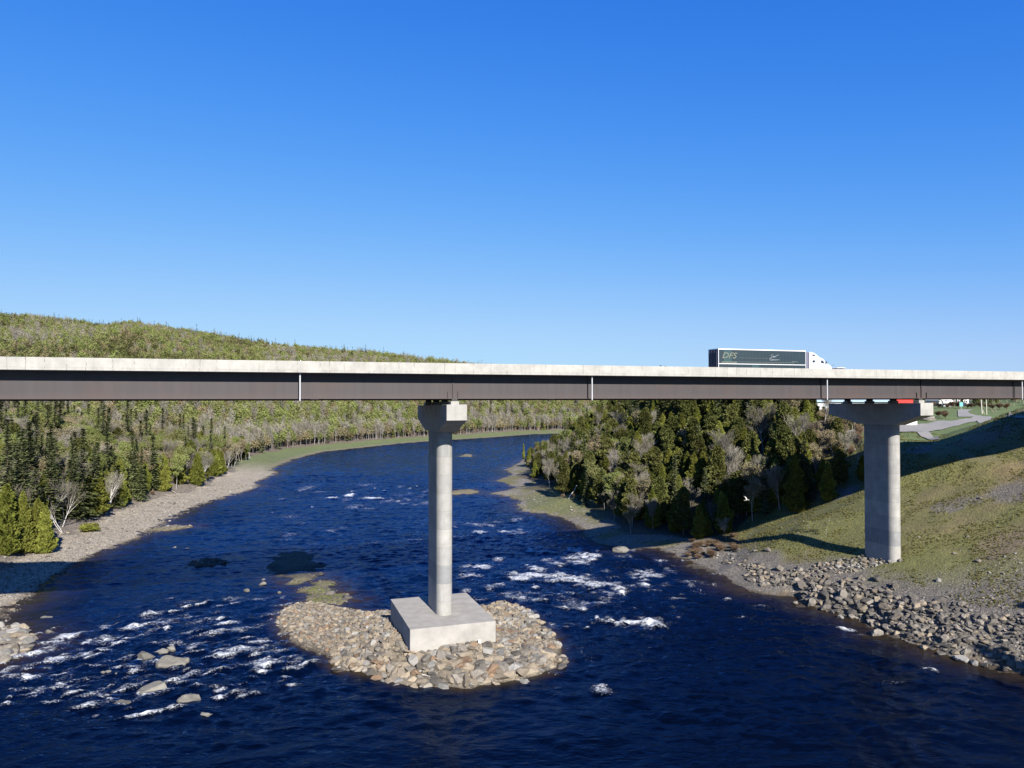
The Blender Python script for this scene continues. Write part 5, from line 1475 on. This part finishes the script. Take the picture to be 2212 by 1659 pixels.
# unseen trees added right of the frame to throw shade over the riprap
for px_, py_, h_, k_, lab_ in ((72, 58, 19, 'spruce', 0), (77, 62, 21, 'spruce', 0), (82, 57, 20, 'pine', 0), (86, 64, 22, 'spruce', 0), (91, 60, 22, 'cedar', 0), (79, 52, 18, 'pine', 0), (96, 66, 23, 'spruce', 0), (70, 50, 17, 'spruce', 0)):
    plant(k_, px_, py_, 'unseen evergreen added beyond the picture edge to shade the near riprap', h_ / 14.0, 0, group='unseen evergreens added to shade the riprap')

# ---- far trees: lighter prototypes
def far_conifer(seed, h, R0, mat, n=95, card=.8):
    rs = np.random.RandomState(seed); rr = random.Random(seed)
    tr = tubes(trunk_segs(h * .95, .14, rr, 0, 2, .02), 3)
    zt = rs.rand(n) ** 1.3; a = rs.rand(n) * 6.283; r = R0 * (1 - zt) ** .9 * (.45 + .55 * rs.rand(n))
    c = np.stack([np.cos(a) * r, np.sin(a) * r, h * (.06 + .92 * zt)], 1); out = np.stack([np.cos(a), np.sin(a), -.25 + 0 * a], 1)
    u = out + (rs.rand(n, 3) - .5) * .5; v = np.cross(u, np.array([0, 0, 1.]) + (rs.rand(n, 3) - .5) * .9); s = card * (1 - .55 * zt)[:, None]
    return finish('far_conifer', tr, cards(c, unit(u) * s, unit(v) * s * .5), M['bark'], mat).both
def far_round(seed, h, R0, mat, n=120, card=.55, bark='greybark', zb=.35, sliver=0):
    rs = np.random.RandomState(seed); rr = random.Random(seed)
    sg = trunk_segs(h * .8, .13, rr, rr.uniform(-.08, .08), 3, .2)
    for k in range(9):
        z0 = h * rr.uniform(.3, .7); a = rr.uniform(0, 6.28); q = R0 * rr.uniform(.4, .9)
        sg.append((Vector((0, 0, z0)), Vector((math.cos(a) * q, math.sin(a) * q, z0 + h * rr.uniform(.15, .3))), .06, .03))
    tr = tubes(sg, 3)
    d = unit(rs.randn(n, 3)); q = (rs.rand(n) ** .4)[:, None]
    c = d * q * np.array([R0, R0, h * (1 - zb) * .5]) * (.75 + .5 * rs.rand(n))[:, None]; c[:, 2] += h * (zb + (1 - zb) * .5)
    u = unit(rs.randn(n, 3) + np.array([0, 0, 1.0 if sliver else 0])); v = unit(np.cross(u, rs.randn(n, 3))); s = card * (.5 + rs.rand(n))[:, None]
    return finish('far_tree', tr, cards(c, u * s, v * s * (.10 if sliver else .8)), M[bark], mat).both
FARK = {'spruce': [far_conifer(1, 14, 2.2, M['spruce']), far_conifer(2, 12, 2.0, M['spruce'])], 'pine': [far_round(3, 11, 2.6, M['pine'], 130, .6, 'bark', .12)], 'cedar': [far_conifer(8, 9, 2.0, M['cedar'])],
        'aspen': [far_round(4, 12, 3.2, M['aspen'], 380, .34), far_round(5, 11, 2.8, M['aspen'], 320, .34)], 'bud': [far_round(6, 10, 3.0, M['bud'], 360, .30, sliver=0)],
        'bare': [far_round(7, 13, 2.4, M['greytwig'], 190, .75, 'birchbark', .3, 1), far_round(9, 14, 2.2, M['greytwig'], 170, .75, 'greybark', .35, 1)], 'redbush': [far_round(10, 4, 2.2, M['redtwig'], 120, .5, 'greybark', .05, 1)], 'birch': [far_round(7, 13, 2.4, M['greytwig'], 120, .75, 'birchbark', .3, 1)]}
FL = []; FIDX = {}
for k in FARK:
    for v, me in enumerate(FARK[k]): FIDX[(k, v)] = len(FL); FL.append(me)
farcol = protos_collection('far_trees', FL)
far_s = {'bank': [], 'hill': [], 'plateau': []}
def farplant(x, y, z, zone, k=None, sc=None):
    nlow = float(fbm(np.array([x * .011 + 7]), np.array([y * .006]), 3)[0]); nlow = .5 + (nlow - .5) * 1.7
    k = k or mix_of(zone, x / y, y, nlow, R.random()); v = R.randrange(len(FARK[k])); s = sc or R.uniform(.75, 1.2)
    far_s[zone].append(((x, y, z - .2), (R.uniform(-.05, .05), R.uniform(-.05, .05), R.uniform(0, 6.28)), (s, s, s * R.uniform(.9, 1.1)), FIDX[(k, v)]))
# far bank and the hill
x, y = jgrid(-1050, 420, 395, 1130, 5.4); z, d, di, ds, r = terrain(x, y)
a = x / y
m = (~r) & (d > 26) & (a > -.86) & (a < .32)
# sight line: keep only the slope the viewer's side can see, a little past the crest
for i in np.where(m)[0]:
    if d[i] < 75 or y[i] < 480: farplant(x[i], y[i], z[i], 'bank')
    else:
        if y[i] > 760 and R.random() < .25: continue
        if y[i] > 960 and R.random() < .07: farplant(x[i], y[i], z[i], 'hill', 'spruce', R.uniform(.9, 1.5)); continue
        farplant(x[i], y[i], z[i], 'hill')
# denser white-stemmed front row on the far bank
x, y = jgrid(-260, 200, 380, 800, 3.6); z, d, di, ds, r = terrain(x, y)
for i in np.where((~r) & (d > 27) & (d < 44))[0]: farplant(x[i], y[i], z[i], 'bank', R.choice(['bare', 'bare', 'bare', 'bud', 'redbush', 'bud']))
# plateau behind the right pier and the country beyond
x, y = jgrid(95, 1000, 330, 1000, 8); z, d, di, ds, r = terrain(x, y); a = x / y
m = (a > .25) & (a < .86) & (y > 345) & (d > 20) & (r | (y > 850))
for i in np.where(m)[0]:
    if y[i] < 420 and R.random() < .4: continue
    farplant(x[i], y[i], z[i], 'plateau', sc=R.uniform(.45, .8))
put('forest', treecol, stuffT['left'], 'dense mixed wood covering the left bank behind the front trees', 'forest')
put('forest', treecol, stuffT['point'], 'dense evergreen wood at the back of the wooded point', 'forest')
put('forest', farcol, far_s['bank'], 'pale bare and fresh green trees lining the far river bend', 'forest')
put('forest', farcol, far_s['hill'], 'patchwork spring forest covering the long hill', 'forest')
put('forest', farcol, far_s['plateau'], 'low trees and scrub beyond the houses on the right plateau', 'forest')
# tufts and weeds on the slope
tuft = mesh_np('tuft', *cards(np.array([[math.cos(t) * .08, math.sin(t) * .08, .1] for t in np.linspace(0, 6, 9)]), np.array([[math.cos(t * 1.7) * .08, math.sin(t * 1.7) * .08, .13] for t in np.linspace(0, 6, 9)]),
                             np.array([[math.sin(t * 1.7) * .03, -math.cos(t * 1.7) * .03, 0] for t in np.linspace(0, 6, 9)])), [leafmat('tuft_green', ((.16, .18, .05), (.24, .22, .08), (.27, .22, .09)), .3)])
tufc = protos_collection('tufts', [tuft])
n = 70000; x = NP.uniform(40, 140, n); y = NP.uniform(85, 200, n); z, d, di, ds, r = terrain(x, y)
g_ = fbm(x * .22 + 9, y * .22, 4)
m = r & (d > 9) & (g_ > .44) & (x / y < .8) & (NP.rand(n) < .3 + (g_ - .44) * 3)
put('grass', tufc, [((x[i], y[i], z[i]), (0, 0, R.uniform(0, 6.28)), (R.uniform(.4, 1.1),) * 3, 0) for i in np.where(m)[0]], 'tufts of spring grass on the bridge embankment', 'grass')

# ------------------------------------------------------------------ plateau: roads, houses, poles
M['road_gravel'] = simple('road_gravel', (.235, .22, .20), .95, var=.2, scale=.6)
def plat(px, py):
    """where the line of sight through a point of the picture meets the ground behind the bridge"""
    x, y, d = ray(px, py); t = 150.0
    while t < 600:
        if CAM_Z + d * t < ground_z(x * t, y * t): break
        t += .5
    return (x * t, y * t, ground_z(x * t, y * t))
def z3(a, b): return (1965.7 + a / 8.983, 853.3 + b / 8.983)
def road(name, up, lo, label):
    """two lines of points on the ground, its far and near edge, joined by a sheet laid just over the soil"""
    n = 40; vs = []
    U_ = np.array([plat(*z3(*q))[:2] for q in up]); L_ = np.array([plat(*z3(*q))[:2] for q in lo])
    def res(P_):
        t = np.linspace(0, len(P_) - 1, n); return np.stack([np.interp(t, range(len(P_)), P_[:, 0]), np.interp(t, range(len(P_)), P_[:, 1])], 1)
    U_, L_ = res(U_), res(L_); k = 7
    for i in range(n):
        for j in range(k):
            q = U_[i] * (1 - j / (k - 1)) + L_[i] * j / (k - 1); vs.append((q[0], q[1], ground_z(*q) + .22))
    f = [(i * k + j, i * k + j + 1, (i + 1) * k + j + 1, (i + 1) * k + j) for i in range(n - 1) for j in range(k - 1)]
    me = mesh_np(name, vs, f, [M['road_gravel']], True); tag(link(name, me), label, 'road', kind='structure')
road('gravel_road', [(-1300, 640), (-700, 600), (0, 585), (420, 545), (800, 515), (1080, 470), (1250, 425), (1600, 428), (2000, 420), (2600, 410)], [(-1300, 720), (-700, 730), (0, 722), (350, 725), (700, 660), (1000, 590), (1300, 520), (1600, 490), (2000, 470), (2600, 455)], 'pale gravel road crossing the plateau behind the right pier')
road('gravel_lane', [(930, 430), (930, 330), (920, 292), (1000, 278)], [(1420, 425), (1150, 365), (1130, 320), (1250, 288)], 'narrow gravel lane leading back to the houses')
road('gravel_drive', [(70, 724), (200, 800), (340, 870)], [(360, 724), (420, 790), (600, 870)], 'short gravel drive dropping towards the bridge shade')
def house(x, y, z, w, dp, h, rh, rz, wall, roof, label, door_side=True, cat='house'):
    e = empty('house', (x, y, z - .3), rz, label=label, cat=cat)
    MB().prism_y([(-w / 2, 0), (w / 2, 0), (w / 2, h), (0, h + rh), (-w / 2, h)], 0, dp).build('wall', wall, e)
    t = .16; ov = .35
    m_ = MB(); 
    for sg in (-1, 1):
        a = (sg * (w / 2 + ov), h - ov * rh / (w / 2)); b = (0, h + rh)
        pr = [(a[0], a[1] + .02), (b[0], b[1] + .02), (b[0], b[1] + t), (a[0], a[1] + t)]
        if sg > 0: pr = pr[::-1]
        m_.prism_y(pr[::-1], -ov, dp + ov)
    m_.build('roof', roof, e)
    for k in (-1, 1):
        f = MB().box(k * w * .25 - .45, k * w * .25 + .45, -.05, .01, 1.4, 2.5).build('window', M['white_paint'], e)
        MB().box(k * w * .25 - .38, k * w * .25 + .38, -.06, -.045, 1.47, 2.43).build('pane', M['glass'], f)
    MB().box(-.45, .45, -.05, .01, .32, 2.35).build('door', M['dark_metal'], e)
    return e
M['red_wall'] = simple('red_roof', (.55, .04, .025), .6, var=.08)
M['blue_roof'] = simple('blue_grey_roof', (.30, .40, .48), .5, var=.1)
M['grey_wall'] = simple('grey_siding', (.38, .40, .42), .7)
M['blue_box'] = simple('blue_panel', (.05, .08, .25), .5)
x, y, z = plat(*z3(-60, 590)); x -= 3.0
e = empty('white_building', (x, y, z - .4), rad(-12), label='white building with a bright red roof showing past the right pier cap', cat='building')
MB().box(.6, 4.4, 0, 9, 0, 6.6).build('wall', M['white_paint'], e)
MB().box(4.402, 5.9, .6, 8, 0, 3.4).build('annex', M['white_paint'], e)
MB().prism_x([(-.8, 6.3), (4.5, 10.4), (9.8, 6.3), (9.8, 6.55), (4.5, 10.65), (-.8, 6.55)][::-1], .1, 5.0).build('roof', M['red_wall'], e)
MB().box(.9, 1.7, -.04, .01, .1, 2.3).build('door', M['dark_metal'], e)
for k in (2.4,): f = MB().box(k, k + 1.3, -.04, .01, 1.6, 2.9).build('window', M['grey_wall'], e); MB().box(k + .1, k + 1.2, -.05, -.035, 1.7, 2.8).build('pane', M['glass'], f)
e = empty('long_barn', (*at_y(1835, 880, 300)[:2], ground_z(*at_y(1835, 880, 300)[:2]) - 1.2), rad(8), label='long barn with a blue grey roof, seen just above the right pier cap', cat='barn')
MB().box(-19, 19, 0, 14, 0, 6).build('wall', M['grey_wall'], e)
MB().prism_x([(-.8, 5.6), (7, 9.6), (14.8, 5.6), (14.8, 5.9), (7, 9.95), (-.8, 5.9)][::-1], -20, 20).build('roof', M['blue_roof'], e)
MB().box(-3, 3, -.05, .01, 0, 4.2).build('door', M['dark_metal'], e)
for px, py, w, lab, wl, rf in ((2044, 874, 8, 'white house behind the square white sign', 'white_paint', 'grey_wall'), (2079, 872, 9, 'white house behind the teal sign, right of the other white house', 'white_paint', 'white_paint')):
    x, y, z = plat(px, py + 3); y = min(y, 380); x = (px - 1106) / 1600 * y; z = ground_z(x, y)
    house(x, y, z, w, 9, 3.0, 2.2, rad(R.uniform(-20, 20)), M[wl], M[rf], lab)
def sign(px, pyb, h, w, hh, mat, label, pole=M['deadwood'], cross=False):
    x, y, z = plat(px, pyb); e = empty('road_sign', (x, y, z - .2), 0, label=label, cat='sign', group='signs on the plateau')
    MB().tube((0, 0, 0), (0, 0, h + .2), .11, .1, 8).build('pole', pole, e)
    MB().box(-w / 2, w / 2, -.16, -.11, h - hh, h).build('sign_board', mat, e)
    if cross:
        m_ = MB().box(-w * .25, w * .25, -.175, -.162, h - hh * .55, h - hh * .4).box(-w * .12, w * .12, -.178, -.176, h - hh * .4, h - hh * .3); m_.build('pictogram', M['dark_metal'], e)
    return e
x, y, z = plat(*z3(700, 265))
sign(*z3(698, 262), 4.6, 2.4, 2.0, M['white_paint'], 'square white sign with a dark mark on a pole by the lane', cross=True)
M['teal_sign'] = simple('teal_sign', (.12, .42, .40), .5)
sign(*z3(992, 275), 3.2, 1.5, 1.8, M['teal_sign'], 'small teal sign on a post beside the lane')
def pole(px, pyb, h, r, tilt, lab):
    x, y, z = plat(px, pyb); e = empty('utility_pole', (x, y, z - .3), 0, label=lab, cat='utility pole', group='utility poles'); e.rotation_euler = (0, tilt, 0)
    MB().tube((0, 0, 0), (0, 0, h), r, r * .7, 10).build('shaft', M['deadwood'], e)
    MB().box(-1.2, 1.2, -.06, .06, h - .8, h - .65).build('crossarm', M['deadwood'], e)
pole(*z3(1398, 368), 9.0, .22, rad(-3), 'thicker leaning utility pole on the far lawn, left one of a pair')
pole(*z3(1488, 380), 8.5, .17, rad(-1), 'thinner utility pole on the far lawn, right one of a pair')
def post(px, pyb, h, tilt, lab, mat=M['driftwood']):
    x, y, z = plat(px, pyb); o = MB().tube((0, 0, -.2), (0, 0, h), .12, .1, 8).build('post', mat, None, (x, y, z)); o.rotation_euler = (0, tilt, 0); tag(o, lab, 'post', 'posts on the lawn')
post(*z3(1438, 372), 1.9, rad(-14), 'short brace post between the two utility poles', M['deadwood'])
post(*z3(1625, 350), 2.4, rad(-32), 'orange slanting post on the lawn, left of two')
post(*z3(1682, 345), 2.2, rad(-25), 'orange slanting post on the lawn, right of two')
for i, (a_, b_, h_) in enumerate(((1900, 235, .5), (1250, 260, .55))): pass
for a_, b_, h_, lab in ((890, 225, 7, 'dark spruce between the two white houses'), (1240, 215, 7.5, 'dark spruce right of the teal sign'), (1290, 205, 6, 'shorter dark spruce beside the one right of the teal sign')):
    x, y, z = plat(*z3(a_, b_)); plant('spruce', x, y, lab, h_ / 15, 0, wide=1.3, group='spruces by the houses')
# parked cars by the houses
def parked(px, py, mat, lab):
    x, y, z = plat(px, py); e = empty('parked_car', (x, y, z), rad(R.uniform(-20, 20)), label=lab, cat='car', group='cars parked by the houses')
    vs, fs = loft(body, 0, 1.85, .08, .7); MB().add(vs, fs).build('body', mat, e)
    vs, fs = loft(cabp, .12, 1.73, .12, 1.2); MB().add(vs, fs).build('window', M['glass'], e)
    for xx in (-1.45, 1.45):
        for yy in (.12, 1.73): wheel(e, xx, yy, .34, .2)
parked(*z3(740, 235), simple('silver_paint', (.35, .36, .38), .3), 'silver car parked beside the square white sign')
parked(*z3(1075, 215), simple('navy_paint', (.02, .025, .09), .3), 'dark blue car parked right of the teal sign')
# flat stones and scrub where the road meets the white building
for i, (a_, b_) in enumerate(((360, 445), (340, 490))):
    x, y, z = plat(*z3(a_, b_)); o = link('boulder', RM['grey'][i], None, (x, y, z)); o.scale = (2.6, 1.4, .8); tag(o, ('upper' if i == 0 else 'lower') + ' grey slab lying at the road edge beside the white building', 'boulder', 'slabs by the road')
for a_, b_, w_ in ((560, 440, 1.5), (660, 430, 1.7), (690, 460, 1.4)):
    x, y, z = plat(*z3(a_, b_)); plant('redbush', x, y, 'dark brown scrub on the lawn mound beside the road', .45, 0, wide=w_, group='scrub on the lawn mound')
for a_ in np.arange(-200, 2000, 130):
    x, y, z = plat(*z3(a_ + R.uniform(-40, 40), 295 if a_ > 1500 else 262)); plant('redbush', x, y, 'reddish leafless hedge bush at the back of the lawn', R.uniform(.4, .6), None, wide=1.5, group='hedge behind the lawn')

# ------------------------------------------------------------------ gull
def gull():
    x, y, z = at_y(1613, 1080, 108)
    e = empty('gull', (x, y, z), rad(10), label='white gull gliding in front of the shaded trees', cat='bird')
    n = 10; rings = []; prof = [(-.42, .005, 0), (-.30, .04, 0), (-.18, .07, .0), (0, .085, 0), (.14, .075, .01), (.22, .05, .03), (.28, .048, .045), (.33, .035, .045), (.36, .014, .035), (.42, .004, .025)]
    vs = [(px_, math.cos(2 * math.pi * i / n) * r_, math.sin(2 * math.pi * i / n) * r_ * .9 + zo) for px_, r_, zo in prof for i in range(n)]
    fs = [(j * n + i, j * n + (i + 1) % n, (j + 1) * n + (i + 1) % n, (j + 1) * n + i) for j in range(len(prof) - 1) for i in range(n)]
    m_ = MB().add(vs, fs, True)
    m_.add([(-.38, -.02, 0), (-.38, .02, 0), (-.58, .09, .01), (-.58, -.09, .01)], [(0, 1, 2, 3)])
    for sg in (-1, 1):
        W_ = [((.12, .05, .04), (-.10, .05, .03)), ((.20, .32, .22), (-.02, .32, .20)), ((.10, .62, .34), (-.06, .62, .33)), ((-.12, .86, .38), (-.16, .86, .38))]
        vs = []
        for (a, b) in W_:
            for q, dz in ((a, .012), (b, .004), (b, -.004), (a, -.012)): vs.append((q[0], q[1] * sg, q[2] + dz))
        fs = [(j * 4 + i, j * 4 + (i + 1) % 4, (j + 1) * 4 + (i + 1) % 4, (j + 1) * 4 + i) for j in range(3) for i in range(4)] + [(12, 13, 14, 15)]
        m_.add(vs, fs, True)
    o = m_.build('body', simple('gull_white', (.50, .46, .41), .8), e); e.rotation_euler = (rad(20), rad(-5), rad(15)); e.scale = (.78, .78, .78)
gull()
